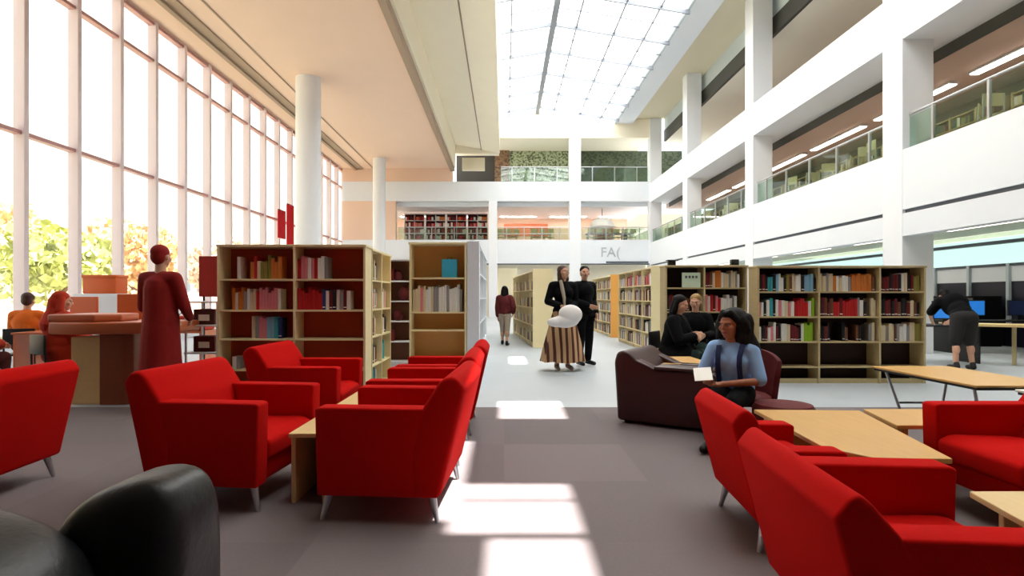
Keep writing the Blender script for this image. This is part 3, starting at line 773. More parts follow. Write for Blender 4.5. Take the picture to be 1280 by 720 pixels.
def top_mesh(J, k=1, sleeve=1.0, loose=.014, female=False, hem=.0, collar=True, coat=0, voxel=.012, dec=.5):
    """shirt, jumper or coat over torso and arms; sleeve 0..2 = how far along upper arm, then forearm"""
    bm = B(); g = loose
    ch = J['chest']; nk = J['neck']; pv = J['pelvis']; ws = J['waist']; up = (nk-pv).normalized()
    rx = .155*k if female else .170*k
    ell(bm, ws, (.142*k+g, .105*k+g, .15*k)); ell(bm, ch, (rx+g, .118*k+g, .175*k+g)); ell(bm, pv+up*(.04+hem), (.160*k+g, .118*k+g, .12*k))
    capsule(bm, pv+up*.04, ch, .118*k+g, .115*k+g)
    mid = (J['shl']+J['shr'])/2
    capsule(bm, J['shl']*.85+mid*.15, J['shr']*.85+mid*.15, .060*k+g, .060*k+g)
    capsule(bm, ch+up*.06*k, nk-up*.015, .088*k+g, .056*k+g*.6)
    if female:
        for s in (-1, 1): ell(bm, ch+V(s*.065*k, -.085*k, 0), (.06*k+g, .05*k+g, .062*k+g))
    if coat:
        for n in 'rl': capsule(bm, J['hip'+n], J['hip'+n].lerp(J['kn'+n], coat), .098*k+g, .10*k+g*2)
    for n in 'rl':
        a, b, c = J['sh'+n], J['el'+n], J['wr'+n]
        capsule(bm, a, a.lerp(b, min(1, sleeve)), .053*k+g, .053*k+g+(-.012*k*min(1, sleeve)))
        if sleeve > 1: capsule(bm, b, b.lerp(c, sleeve-1), .041*k+g, .034*k+g)
    return remeshed(bm, voxel, 3, .4, dec)

def legs_mesh(J, k=1, length=1.9, loose=.014, voxel=.012, dec=.5):
    bm = B(); g = loose
    ell(bm, J['pelvis']-V(0, 0, .01), (.168*k+g, .125*k+g, .12*k))
    for n in 'rl':
        a, b, c = J['hip'+n], J['kn'+n], J['an'+n]
        capsule(bm, a, a.lerp(b, min(1, length)), .090*k+g, (.060 if length >= 1 else .072)*k+g)
        if length > 1: capsule(bm, b, b.lerp(c, length-1), .060*k+g, .046*k+g)
    return remeshed(bm, voxel, 3, .4, dec)

def shoes(J, k, m):
    out = []
    for n in 'rl':
        bm = B(); a = J['an'+n]; t = J['toe'+n]
        capsule(bm, a+V(0, .03, -.03)*k, t+V(0, .0, .008), .044*k, .036*k); capsule(bm, a+V(0, .01, .02), a+V(0, .02, -.02), .043*k, .046*k)
        for v in bm.verts: v.co.z = max(v.co.z, .003)
        out.append(('shoe', remeshed(bm, .009, 2, .4, .6), m))
    return out

def hair_mesh(J, k=1, yaw=0, pitch=0, style='short', voxel=.009):
    hd = J['head']; Rm = head_rot(yaw, pitch).to_matrix(); e = head_rot(yaw, pitch); bm = B()
    def hp(x, y, z): return hd + Rm @ V(x*k, y*k, z*k)
    ell(bm, hp(0, .026, .052), (.086*k, .098*k, .082*k), e)
    ell(bm, hp(0, .055, .0), (.076*k, .066*k, .085*k), e)
    if style == 'bun': ell(bm, hp(0, .10, .10), (.055*k, .055*k, .05*k), e)
    if style in ('bob', 'long', 'big', 'veil'):
        w = {'bob': 1, 'long': 1, 'big': 1.32, 'veil': 1.15}[style]
        for s in (-1, 1): capsule(bm, hp(s*.070, .02, .03), hp(s*.078*w, .03, -.11), .032*k*w, .040*k*w)
        capsule(bm, hp(0, .06, .0), hp(0, .075, -.12), .075*k*w, .070*k*w)
        if style == 'big':
            ell(bm, hp(.0, .055, .055), (.112*k, .110*k, .095*k), e)
            for s in (-1, 1):
                pts = [hp(s*(.082+.020*math.sin(i*1.1)+.006*i), .030+.004*i, .05-.045*i) for i in range(8)]
                for a, b_ in zip(pts, pts[1:]): capsule(bm, a, b_, .046*k, .048*k)
                pts = [hp(s*(.085+.016*math.sin(i*1.3+1)+.009*i), .075+.004*i, .05-.045*i) for i in range(8)]
                for a, b_ in zip(pts, pts[1:]): capsule(bm, a, b_, .052*k, .054*k)
            ell(bm, hp(0, -.03, .095), (.062*k, .055*k, .032*k), e)
            capsule(bm, hp(0, .08, 0), hp(0, .10, -.24), .11*k, .11*k)
            for s in (-1, 1): capsule(bm, hp(s*.035, -.045, .108), hp(s*.080, -.020, .045), .026*k, .026*k)
        if style == 'veil': capsule(bm, hp(0, .06, -.08), hp(0, .06, -.28), .085*k, .15*k)
        if style == 'long': capsule(bm, hp(0, .075, -.1), hp(0, .085, -.26), .072*k, .055*k)
    return remeshed(bm, voxel, 2, .4, .6)

def eyes(J, t, k, yaw, pitch):
    hd = J['head']; Rm = head_rot(yaw, pitch).to_matrix()
    for s in (-1, 1):
        o = obj('eye', ell(B(), hd + Rm @ V(s*.031*k, -.0775*k, .006*k), (.0125*k, .0085*k, .0062*k), head_rot(yaw, pitch)), M['eye'], t, True, angle=None)
        obj('iris', ell(B(), hd + Rm @ V(s*.031*k, -.0845*k, .006*k), (.0062*k, .0032*k, .0058*k), head_rot(yaw, pitch)), M['iris'], o, True, angle=None)
    obj('mouth', ell(B(), hd + Rm @ V(0, -.0915*k, -.0545*k), (.021*k, .0065*k, .0075*k), head_rot(yaw, pitch)), M['lip_m'], t, True, angle=None)

def person(label, loc, rz, J, k=1, skin='skin_l', female=False, yaw=0, pitch=0, curl=.6, palms=None, hair=('hair_k', 'short'), parts=(), group=None, face=True, voxel=.010, hk=None):
    t = thing('person', label, 'person', loc, rz, group)
    mesh_obj('body', body_mesh(J, k, female, yaw, pitch, curl, palms, voxel, hk=hk), M[skin], t)
    k = hk or k
    if face: eyes(J, t, k, yaw, pitch)
    if hair: mesh_obj('hair', hair_mesh(J, k, yaw, pitch, hair[1]), M[hair[0]], t)
    for name, me, m in parts: mesh_obj(name, me, M[m], t)
    return t

# --- the woman in the blue shirt
k = .92
J = sit(1.62, .36, .05)
J['shl'] = V(-.15, -.07, .835); J['shr'] = V(.15, -.04, .825)
J['chest'] = V(0, -.045, .72); J['neck'] = V(0, -.055, .875); J['head'] = V(-.015, -.075, 1.035); J['waist'] = V(0, -.015, .57); J['pelvis'] = V(0, .02, .46)
J['ell'] = V(-.235, -.15, .60); J['elr'] = V(.235, -.10, .575)
J['wrl'] = V(-.14, -.34, .575); J['wrr'] = V(-.02, -.33, .555)
for n in 'rl':
    J['hip'+n].z = .45; J['kn'+n].y = -.43; J['kn'+n].z = .42; J['wr'+n].y -= .0
YAW = R(-18)
par = [('shirt', top_mesh(J, k, .95, .018, True, 0, voxel=.009, dec=.6), 'denim'), ('trousers', legs_mesh(J, k), 'cl_black'), *shoes(J, 1, 'black')]
wb = person('woman in a light blue shirt seated in a burgundy chair, long dark curly hair', (HX, HY, 0), HEAD+PI/2, J, k, 'skin_d', True, YAW, R(2), .8,
            dict(l=V(.3, -.3, .8), r=V(-.3, -.2, .9), lt=-1, rt=1), ('hair_k', 'big'), par, voxel=.0075, hk=1.04)
# dark straps / open waistcoat edges over the shirt
for s in (-1, 1):
    pts = []
    bm = B()
    path = [(s*.095, .035, .905), (s*.100, -.05, .912), (s*.095, -.125, .86), (s*.088, -.178, .775), (s*.088, -.188, .70), (s*.088, -.155, .60), (s*.088, -.14, .53)]
    prev = None
    for i, p in enumerate(path):
        p = Vector(p); a = bm.verts.new(p+V(-.021, 0, 0)); b_ = bm.verts.new(p+V(.021, 0, 0)); c = bm.verts.new(p+V(.021, -.007, .003)); d_ = bm.verts.new(p+V(-.021, -.007, .003))
        r_ = [a, b_, c, d_]
        if prev:
            for q in range(4): bm.faces.new((prev[q], prev[(q+1) % 4], r_[(q+1) % 4], r_[q]))
        prev = r_
    obj('strap', bm, M['navy'], wb, True)
# sheet of paper held in her hands
pm = obj('paper_sheet', box(B(), (-.07, -.10, -.002), (.07, .10, .002)), M['paper'])
fr = Matrix.Translation((HX, HY, 0)) @ Matrix.Rotation(HEAD+PI/2, 4, 'Z')
pp = fr @ V(-.13, -.45, .645)
pm.location = pp; pm.rotation_euler = (R(24), R(-6), HEAD+PI/2+R(20)); tag(pm, 'white sheet of paper held by the woman in the blue shirt', 'paper')
# white bag between her and the chair
wbag = obj('tote_bag', plump((-.05, -.15, 0), (.05, .15, .34), .3, .0), M['paper'], None, True, angle=None)
wbag.location = (HX+.36, HY-.16, .0); wbag.rotation_euler = (0, R(12), R(-30)); tag(wbag, 'white cloth bag leaning against the burgundy chair', 'bag')

# --- the standing couple by the aisle
J = stand(1.84)
J['elr'] = V(.23, .04, 1.18); J['wrr'] = V(.05, -.20, 1.06); J['ell'] = V(-.27, .02, 1.20); J['wrl'] = V(-.10, -.24, 1.12)
J['head'] = V(.0, -.04, 1.70)
par = [('jacket', top_mesh(J, 1.02, 1.85, .022, True, 0), 'cl_black'), *shoes(J, 1, 'cl_khaki')]
wc = person('woman in a black top and tan striped skirt carrying a white bag in the aisle', (1.03, 10.05, 0), R(10), J, 1.03, 'skin_l', True, R(25), R(-10), .7, None, ('hair_b', 'bob'), par)
bm = B(); n = 64; rings = []
for i, (z, r) in enumerate(((1.14, .15), (1.0, .185), (.85, .225), (.6, .29), (.35, .35), (.16, .385))):
    rings.append([bm.verts.new(((r*(1+.07*(i/5)*math.sin(9*2*PI*q/n)))*math.cos(2*PI*q/n), (r*.80*(1+.07*(i/5)*math.sin(9*2*PI*q/n)))*math.sin(2*PI*q/n), z+.01*math.sin(5*2*PI*q/n)*(i == 5))) for q in range(n)])
for a, b in zip(rings, rings[1:]):
    for q in range(n): bm.faces.new((a[q], a[(q+1) % n], b[(q+1) % n], b[q]))
bm.faces.new(rings[0])
obj('skirt', bm, M['skirt'], wc, True, angle=None)
sc = obj('scarf', tube(B(), [(-.07, -.10, 1.56), (-.06, -.165, 1.42), (-.03, -.175, 1.26), (-.03, -.19, 1.12)], [.03, .035, .03, .02], 8), M['cl_khaki'], wc, True)
bm = B(); ell(bm, (.09, 0, .05), (.21, .11, .17)); ell(bm, (-.15, .0, -.07), (.16, .085, .085)); ell(bm, (0, 0, -.06), (.24, .10, .11))
hb = mesh_obj('handbag', remeshed(bm, .012, 6), mat('white_bag_leather', (238, 234, 232), .5)); hb.location = (1.02, 9.62, .93); hb.rotation_euler = (0, 0, R(10))
tag(hb, 'large white shoulder bag hanging in front of the woman in the tan skirt', 'bag')
bm = tube(B(), [(-.12, -.02, .03), (-.10, -.0, .10), (.0, .0, .14), (.10, -.0, .12), (.14, -.02, .03)], .010, 8)
obj('strap', bm, M['cl_khaki'], hb, True)

J = stand(1.86)
J['ell'] = V(-.25, -.02, 1.20); J['wrl'] = V(-.06, -.22, 1.12)
J['elr'] = V(.24, .05, 1.20); J['wrr'] = V(.18, -.12, .98)
par = [('jacket', top_mesh(J, 1.05, 1.9, .024, False, -.03, coat=.12), 'cl_black'), ('trousers', legs_mesh(J, 1.05, 1.93, .018), 'cl_black'), *shoes(J, 1.05, 'black')]
person('man in a black suit standing in the aisle behind the woman with the bag', (1.50, 10.75, 0), R(28), J, 1.05, 'skin_l', False, R(-25), R(-6), .5, None, ('hair_k', 'short'), par)

# --- someone walking far down the aisle
J = stand(1.56, .22)
J['ell'] = V(-.24, .02, 1.02); J['wrl'] = V(-.20, -.13, .86)
par = [('jumper', top_mesh(J, .98, 1.9, .03, True), 'cl_maroon'), ('trousers', legs_mesh(J, .92, 1.5), 'cl_khaki'), *shoes(J, .95, 'black')]
person('person in a maroon jumper walking away far down the central aisle', (.02, 15.2, 0), R(170), J, .93, 'skin_l', True, 0, 0, .5, None, ('hair_k', 'bob'), par, face=False)

# --- two people in black seated before the dark bookcase
def stool(loc, rz, label):
    t = thing('chair', label, 'chair', loc, rz)
    obj('seat', box(B(), (-.22, -.22, .385), (.22, .22, .415), .012, 2), M['black'], t, True)
    obj('backrest', box(B(), (-.20, .20, .55), (.20, .225, .80), .01, 2), M['black'], t, True)
    for sx in (-1, 1):
        obj('leg', tube(B(), [(sx*.19, -.19, .385), (sx*.2, -.2, 0)], .013), M['darksteel'], t, True)
        obj('leg', tube(B(), [(sx*.19, .21, .78), (sx*.19, .20, .385), (sx*.2, .21, 0)], .013), M['darksteel'], t, True)
    return t
stool((2.28, 7.95, 0), R(55), 'black chair under the left of the two people in black')
J = sit(1.7, .40, .12); J['wrl'] = V(-.05, -.36, .75); J['wrr'] = V(.07, -.36, .72)
par = [('coat', top_mesh(J, 1.04, 1.9, .03, False, 0, coat=.5), 'cl_black'), ('trousers', legs_mesh(J, 1.03), 'cl_green'), *shoes(J, 1, 'black')]
person('person in black with dark hair seated at the left, in front of dark shelves', (2.28, 7.95, 0), R(55), J, 1, 'skin_l', False, R(-10), R(12), .7, None, ('hair_k', 'bob'), par)
stool((2.88, 8.68, 0), R(-12), 'black chair under the blond person in black')
J = sit(1.74, .42, .04); J['wrl'] = V(-.08, -.33, .74); J['wrr'] = V(.10, -.33, .72)
par = [('jacket', top_mesh(J, 1.02, 1.9, .02), 'cl_black'), ('trousers', legs_mesh(J, 1.02), 'cl_green'), *shoes(J, 1, 'black')]
person('blond person in black seated facing the camera in front of dark shelves', (2.88, 8.68, 0), R(-12), J, 1, 'skin_l', False, R(-20), R(6), .7, None, ('hair_y', 'short'), par)

# --- man bending over the counter at the right
J = stand(1.74)
J['waist'] = V(0, -.10, 1.04); J['chest'] = V(0, -.24, 1.14); J['neck'] = V(0, -.40, 1.22); J['head'] = V(0, -.53, 1.28)
for s, n in ((1, 'r'), (-1, 'l')):
    J['sh'+n] = V(.19*s, -.33, 1.20); J['el'+n] = V(.30*s, -.42, .98); J['wr'+n] = V(.18*s, -.60, .86)
    J['hip'+n].y = .03; J['pelvis'].y = .02; J['an'+n].x = .13*s; J['kn'+n].x = .11*s; J['toe'+n].x = .15*s
J['wrl'].x = -.2
par = [('t_shirt', top_mesh(J, 1.08, .9, .030, False, .0), 'cl_black'), ('shorts', legs_mesh(J, 1.08, 1.05, .035), 'cl_grey'), *shoes(J, 1.05, 'black')]
person('man in a black t-shirt and dark shorts bending over the counter on the right', (8.05, 10.1, 0), R(172), J, 1.04, 'skin_l', False, 0, R(35), .4, None, ('hair_k', 'short'), par, face=False)

# --- left: person standing at the desk, back to the room
J = stand(1.86)
J['wrl'] = V(-.16, -.26, 1.04); J['ell'] = V(-.26, -.05, 1.16); J['wrr'] = V(.16, -.26, 1.04); J['elr'] = V(.26, -.05, 1.16)
bm = B(); capsule(bm, J['pelvis'], J['chest'], .180, .172); ell(bm, J['pelvis'], (.20, .17, .2))
mid = (J['shl']+J['shr'])/2; capsule(bm, J['shl']*.85+mid*.15, J['shr']*.85+mid*.15, .08, .08); capsule(bm, J['chest'], J['neck']-V(0, 0, .02), .11, .062)
for n in 'rl': capsule(bm, J['sh'+n], J['el'+n], .075, .065); capsule(bm, J['el'+n], J['wr'+n], .062, .05)
capsule(bm, V(0, 0, .95), V(0, .0, .24), .19, .23)
par = [('dress', remeshed(bm, .013, 14), 'cl_flare_red'), *shoes(J, 1, 'black')]
person('person in a long dress, flare-tinted dark red, standing at the curved desk, back turned', (-3.86, 6.48, 0), R(172), J, 1.06, 'skin_l', True, 0, 0, .5, None, ('cl_flare_red', 'short'), par, face=False)

# --- seated people at the window side
stool((-5.78, 7.45, 0), R(150), 'black chair under the person with a long veil at the left')
J = sit(1.78, .44, .03)
par = [('robe', top_mesh(J, 1.12, 1.9, .045, True, 0, coat=.6), 'cl_flare_rust'), ('trousers', legs_mesh(J), 'cl_flare_rust'), *shoes(J, 1, 'black')]
person('person tinted rust red by flare, with long covered hair seated left of the curved desk', (-5.78, 7.45, 0), R(150), J, 1.05, 'skin_l', True, R(-15), R(5), .5, None, ('cl_flare_rust', 'veil'), par, face=False)
stool((-7.4, 8.9, 0), R(200), 'black chair by the window under the orange-tinted reader')
J = sit(1.7, .44, .08)
par = [('shirt', top_mesh(J, 1.0, 1.9, .025), 'cl_flare_orange'), ('trousers', legs_mesh(J), 'cl_brown'), *shoes(J, 1, 'black')]
person('person in a flare-tinted orange shirt seated by the window, behind the veiled person', (-7.4, 8.9, 0), R(200), J, 1, 'skin_l', False, 0, R(10), .5, None, ('hair_b', 'short'), par, face=False)
stool((-6.35, 6.7, 0), R(160), 'black chair at the far left edge of the photo')
J = sit(1.7, .44, .10)
par = [('jumper', top_mesh(J, 1.05, 1.9, .03), 'cl_flare_rust'), ('trousers', legs_mesh(J), 'cl_brown'), *shoes(J, 1, 'black')]
person('person in a flare-tinted red-brown jumper seated at the far left edge', (-6.35, 6.7, 0), R(160), J, 1.05, 'skin_l', False, 0, R(10), .5, None, ('hair_b', 'short'), par, face=False)
# ================================================================== books
BC = dict(r=('red', (196, 30, 34)), R=('dark red', (108, 22, 26)), w=('white', (232, 230, 224)), c=('cream', (220, 204, 168)), t=('teal', (60, 160, 170)),
          b=('light blue', (128, 178, 206)), k=('black', (30, 26, 28)), g=('lime green', (150, 196, 44)), o=('orange', (206, 118, 48)), y=('olive', (142, 132, 60)),
          n=('brown', (108, 66, 44)), p=('pink', (222, 130, 140)), s=('grey', (148, 146, 146)), B=('dark blue', (36, 58, 110)), G=('dark green', (50, 84, 62)))
bmesh_cache = {}
def book_mesh(code):
    """unit book standing upright: spine at y=0 facing -y, pages between two covers"""
    if code in bmesh_cache: return bmesh_cache[code]
    bm = B()
    box(bm, (0, .02, 0), (.10, 1, 1)); box(bm, (.90, .02, 0), (1, 1, 1))
    prism(bm, [(0, .03), (.12, .0), (.5, -.018), (.88, .0), (1, .03), (.9, .06), (.1, .06)], 0, 1, 'z')
    box(bm, (.10, .06, .015), (.90, .97, .985), mi=1)
    if code in 'RkBGn': box(bm, (.12, -.022, .10), (.88, .0, .15), mi=1)
    me = bpy.data.meshes.new('book'); bmesh.ops.recalc_face_normals(bm, faces=bm.faces); bm.to_mesh(me); bm.free()
    nm, rgb = BC[code]
    if 'book_'+nm not in M: M['book_'+nm] = mat('book_cover_'+nm.replace(' ', '_'), rgb, .55, noise=.12, nscale=25)
    me.materials.append(M['book_'+nm]); me.materials.append(M['paper'])
    bmesh_cache[code] = me
    return me
ORD = 'first second third fourth fifth sixth seventh eighth ninth tenth eleventh twelfth thirteenth fourteenth fifteenth sixteenth seventeenth eighteenth nineteenth twentieth'.split()
ORD += ['twenty-'+o for o in ORD[:9]]
nbooks = [0]
def row(case, bay, level, codes, lab, bayname, rowname, group, hmin=.20, hmax=.28, tmin=.032, tmax=.052, x0=.01, lean=True, depth=.20, inset=.05, thick=None):
    """codes: one letter per book, '-' leaves a gap; books from the left of a bay"""
    rnd = random.Random(hash((lab, bay, level)) % 9999 if False else sum(map(ord, lab))*31+bay*7+level*13)
    xb = sum(case['bays'][:bay]) + case['t']/2 + x0; xe = sum(case['bays'][:bay+1]) - case['t']/2 - .004
    z = case['zs'][level]+.0008; x = xb; cnt = 0
    zt = (case['zs'][level+1]-.03 if level+1 < len(case['zs']) else case['h']-.035)
    for ch in codes:
        if ch == '-': x += .06; continue
        th = thick or rnd.uniform(tmin, tmax); h = min(rnd.uniform(hmin, hmax), zt-z-.01); d = rnd.uniform(depth-.03, depth)
        if x+th > xe: break
        o = bpy.data.objects.new('book', book_mesh(ch)); col.objects.link(o)
        ml = Matrix.Translation((x, inset+rnd.uniform(0, .015), z)) @ Matrix.Diagonal((th, d, h, 1))
        o.matrix_world = case['mw'] @ ml
        tag(o, '%s book, %s on the %s, %s%s' % (BC[ch][0], ORD[cnt], rowname, bayname+', ' if bayname else '', lab), 'book', group)
        cnt += 1; nbooks[0] += 1
        x += th+.0012

L1_, L2_, L3_ = 'left bay', 'middle bay', 'right bay'
lab = 'low right-hand bookcase'
g = 'books in the low right-hand bookcase'
for (bay, bn, spec) in ((0, L1_, {3: 'kRkttkbwwkyncwwkbbbks', 2: 'pwkwtkwpwcpwrrrrrwggyyy', 1: 'wkRwpwRkwwcRRRkwgggggg'}),
                        (1, L2_, {3: 'ccsccowcwwsooooooonn', 2: 'kRnRnrrRrrrrrswk-ccsc', 1: 'kkRk---kn--nk--scc'}),
                        (2, L3_, {3: 'kRRkRRkwckRyyy', 2: 'kkRRkRnkkRcnky', 1: 'ccsccnswwsccyy'})):
    for lv, codes in spec.items():
        row(RC, bay, lv, codes, lab, bn, {3: 'top shelf', 2: 'second shelf', 1: 'third shelf'}[lv], g)
lab = 'shelves behind seated pair'; g = 'books behind the two people in black'
row(NC, 1, 3, 'RRncoowccsccsw', lab, '', 'top shelf', g); row(NC, 1, 2, 'pwrRprwwwwsw', lab, '', 'second shelf', g); row(NC, 1, 1, 'wcswkwks', lab, '', 'third shelf', g)
row(NC, 0, 2, 'kRnkkRkn', lab, 'left bay', 'second shelf', g)
lab = 'maple bookcase on left'; g = 'books in the maple bookcase on the left'
row(LC, 0, 4, '---w--orcyyyooo', lab, L1_, 'top shelf', g, thick=.042, hmin=.20, hmax=.3); row(LC, 1, 4, 'rppwprwws', lab, L3_, 'top shelf', g, hmin=.24, hmax=.3, thick=.04)
row(LC, 0, 3, '--owooswccrppppppw', lab, L1_, 'second shelf', g, thick=.036); row(LC, 1, 3, 'rrrrrrrBwRkwsRw', lab, L3_, 'second shelf', g, thick=.042)
row(LC, 0, 2, '------csppbbtB', lab, L1_, 'third shelf', g, thick=.046, hmin=.24); row(LC, 0, 1, '--ws', lab, L1_, 'fourth shelf', g, hmin=.12, hmax=.16, thick=.05)
lab = 'edge-on maple bookcase'; g = 'books in the edge-on maple bookcase'
row(LS, 0, 4, 'ttkwyGckwR', lab, 'near bay', 'top shelf', g, thick=.05); row(LS, 0, 3, 'kcRRcpkwnc', lab, 'near bay', 'second shelf', g, thick=.05); row(LS, 0, 2, 'cncwkRcc', lab, 'near bay', 'third shelf', g, thick=.05)
row(LS, 0, 1, 'RRkRkckR', lab, 'near bay', 'fourth shelf', g, thick=.06); row(LS, 1, 1, 'tttttt', lab, 'far bay', 'fourth shelf', g, thick=.06); row(LS, 1, 2, 'kckRcwnk', lab, 'far bay', 'third shelf', g, thick=.06); row(LS, 1, 3, 'cRRkwcpc', lab, 'far bay', 'second shelf', g, thick=.06)
row(LS, 0, 0, 'tttkttkw', lab, 'near bay', 'bottom shelf', g, thick=.06)
lab = 'bookcase with blue box'; g = 'books in the pale oak bookcase with the blue box'
row(TC, 0, 2, 'cccpcwwcsswwwswwwwss', lab, '', 'middle shelf', g, hmin=.32, hmax=.4, thick=.037)
# a blue box file and other things on shelves
def on_shelf(case, x, y, level, dz=0): return case['mw'] @ V(x, y, case['zs'][level]+.001+dz)
o = obj('storage_box', box(B(), (0, 0, 0), (.22, .12, .27), .004, 1), mat('sky_blue_card', (64, 178, 216), .5)); o.location = on_shelf(TC, .45, .08, 3)
obj('handle', tube(B(), [(.08, .06, .27), (.08, .06, .295), (.14, .06, .295), (.14, .06, .27)], .006, 6), M['darksteel'], o, True)
tag(o, 'sky blue box on the top shelf of the pale oak bookcase', 'box')
o = obj('notice_board', box(B(), (0, 0, 0), (.30, .02, .24), .003, 1), mat('pale_green_card', (206, 226, 200), .6)); o.location = on_shelf(NC, .26, .02, 3)
tag(o, 'pale green notice standing on the shelf above the two people in black', 'sign')
bm = B()
for i in range(4): box(bm, (.05+.055*i, -.003, .15), (.05+.055*i+.035, 0, .19))
obj('lettering', bm, M['groove'], o)
o = obj('camera', box(B(), (0, 0, 0), (.12, .08, .075), .012, 3), M['black'], None, True); o.location = (2.62+.06, 9.38, 1.792)
obj('hood', box(B(), (-.02, -.02, .0755), (.16, .1, .09), .004, 1), M['black'], o); tag(o, 'small black box on top of the dark shelves, beside the cream range', 'box')
o = obj('book_support', box(B(), (0, 0, 0), (.12, .10, .10), .01, 2), M['black'], None, True); o.location = (3.72, 9.4, 1.792)
tag(o, 'small black box on the right end of the dark shelves', 'box')
# dark round objects on the white shelves left of the aisle
for i, (cs, x, lv, s) in enumerate(((FC, .30, 4, .9), (FC, .42, 3, 1.3), (FC, .30, 2, 1), (AR, .5, 3, 1), (AR, .45, 2, 1.2), (AR, .5, 1, 1.1))):
    t = obj('vase', lathe(B(), [(.045*s, 0), (.085*s, .05*s), (.095*s, .11*s), (.06*s, .17*s), (.035*s, .19*s), (.045*s, .21*s)], n=24), M['cl_maroon'] if cs is FC else M['black'], None, True)
    t.location = on_shelf(cs, x, .15, lv)
    tag(t, '%s round vase on the %s shelf of the white %s' % ('maroon' if cs is FC else 'black', ORD[4-lv], 'bookcase between the maple ones' if cs is FC else 'range beside the aisle'), 'vase')

# the books of the farther ranges that nobody can tell apart
def far_books(name, case, levels, label, pal='kRwnscwkbR', fill=.92, th=.07):
    rnd = random.Random(len(label)); bms = {}
    x = 0
    for bay, bw in enumerate(case['bays']):
        for lv in levels:
            x = sum(case['bays'][:bay])+.03; xe = x+bw*fill-.05
            while x < xe:
                h = rnd.uniform(.2, .28); c = rnd.choice(pal)
                if rnd.random() < .9: box(bms.setdefault(c, B()), (x, .05, case['zs'][lv]), (x+th*.93, .22, case['zs'][lv]+h))
                x += th
    bm = B(); mats = []
    me = bpy.data.meshes.new(name)
    for i, (c, b) in enumerate(bms.items()):
        nm, rgb = BC[c]
        if 'book_'+nm not in M: M['book_'+nm] = mat('book_cover_'+nm.replace(' ', '_'), rgb, .55)
        for f in b.faces: f.material_index = i
        tmp = bpy.data.meshes.new('t'); b.to_mesh(tmp); b.free(); bm.from_mesh(tmp); bpy.data.meshes.remove(tmp); mats.append(M['book_'+nm])
    bm.to_mesh(me); bm.free()
    for m_ in mats: me.materials.append(m_)
    o = bpy.data.objects.new(name, me); col.objects.link(o); o.matrix_world = case['mw']
    tag(o, label, 'books', None, 'stuff')
far_books('books', R2, (0, 1, 2, 3, 4), 'rows of books in the range with the orange end panel')
far_books('books', R3, (0, 1, 2, 3), 'rows of brown and green books in the range behind the couple', 'nGkcRnys')
far_books('books', R4, (0, 1, 2, 3), 'rows of books in the range at the far left of the aisle', 'nkRwc')
far_books('books', FC, (1, 4), 'dark red books in the white bookcase between the maple ones', 'RknR', .3)
far_books('books', AR, (1, 2, 3), 'white and grey books in the white range beside the aisle', 'wskwcw', .5)
far_books('books', R1, (0, 1, 2, 3), 'rows of books in the nearest range right of the aisle', 'kswknwcR', .9, .06)
far_books('books', R1, (4,), 'red and white books along the top shelf of the nearest range right of the aisle', 'rrwwbss', .8, .07)

# ================================================================== left desk, monitors, cart
t = thing('reception_desk', 'curved brown desk with pale side panel and overhanging top on the left', 'desk', (-4.55, 6.95, 0))
M['deskbrown'] = wood('desk_flare_brown', (150, 78, 42), (128, 62, 32), .45); M['desktop'] = mat('desk_top_flare_red', (190, 104, 66), .35, noise=.06, nscale=10)  # brown desk, with the flare's orange cast put into its colours
obj('side_panel', box(B(), (-.60, -.10, 0), (-.24, .55, .80), .006, 2), M['paleoak'], t)['label'] = 'pale wooden side panel'
bm = B(); prof = []
for i in range(13):
    a = R(-90+180*i/12); prof.append((.05+.16*math.cos(a)*1.0, .02+.16*math.sin(a)))
prism(bm, [(-.236, -.14), (.06, -.14), (.12, -.06), (.10, .20), (.10, .55), (-.236, .55)], .0, .84, 'z', .01, 2)
obj('front_panel', bm, M['deskbrown'], t)
obj('counter', prism(B(), [(-.72, -.30), (-.30, -.34), (.30, -.26), (.62, -.16), (.62, .5), (-.72, .6)], .845, .985, 'z', .025, 3), M['desktop'], t, True, angle=60)
obj('ledge', prism(B(), [(-.76, -.26), (-.2, -.28), (-.02, -.06), (-.1, .4), (-.76, .5)], .986, 1.075, 'z', .02, 3), M['desktop'], t, True, angle=60)
obj('plinth', box(B(), (-.58, -.06, 0.0), (.08, .5, .05)), M['black'], t)
def monitor(loc, rz, label, m, w=.5, h=.32):
    t = thing('monitor', label, 'monitor', loc, rz)
    obj('screen_housing', box(B(), (-w/2, -.02, .12), (w/2, .02, .12+h), .008, 2), m, t)
    obj('screen', box(B(), (-w/2+.015, -.0225, .135), (w/2-.015, -.0205, .105+h)), M['black'], t)
    obj('stand', tube(B(), [(0, .035, 0.01), (0, .035, .25)], .018), m, t, True); obj('base', box(B(), (-.12, -.06, 0), (.12, .1, .012), .004, 1), m, t)
    return t
M['flare_orange_pl'] = mat('flare_orange_plastic', (206, 92, 34), .5)  # orange flare tint of the left side put into the plastic
def wdesk(loc, rz, label, w=1.4, d=.7, h=.74, m=None):
    t = thing('desk', label, 'desk', loc, rz)
    obj('desktop', box(B(), (-w/2, -d/2, h-.03), (w/2, d/2, h), .006, 2), m or M['desktop'], t)
    for sx in (-1, 1): obj('side_panel', box(B(), (sx*(w/2-.03)-.015, -d/2+.03, 0), (sx*(w/2-.03)+.015, d/2-.03, h-.031)), m or M['desktop'], t)
    return t
wdesk((-5.9, 8.9, 0), R(8), 'flare-reddened desk with monitors near the window, behind the curved desk', 2.6, .8, .76)
monitor((-5.62, 8.85, .761), R(185), 'flare-tinted orange-brown monitor on the reddish desk, right of its neighbour', M['flare_orange_pl'], .60, .44)
monitor((-6.45, 8.85, .761), R(170), 'flare-tinted orange-brown monitor on the left of the reddish desk', M['flare_orange_pl'], .48, .40)
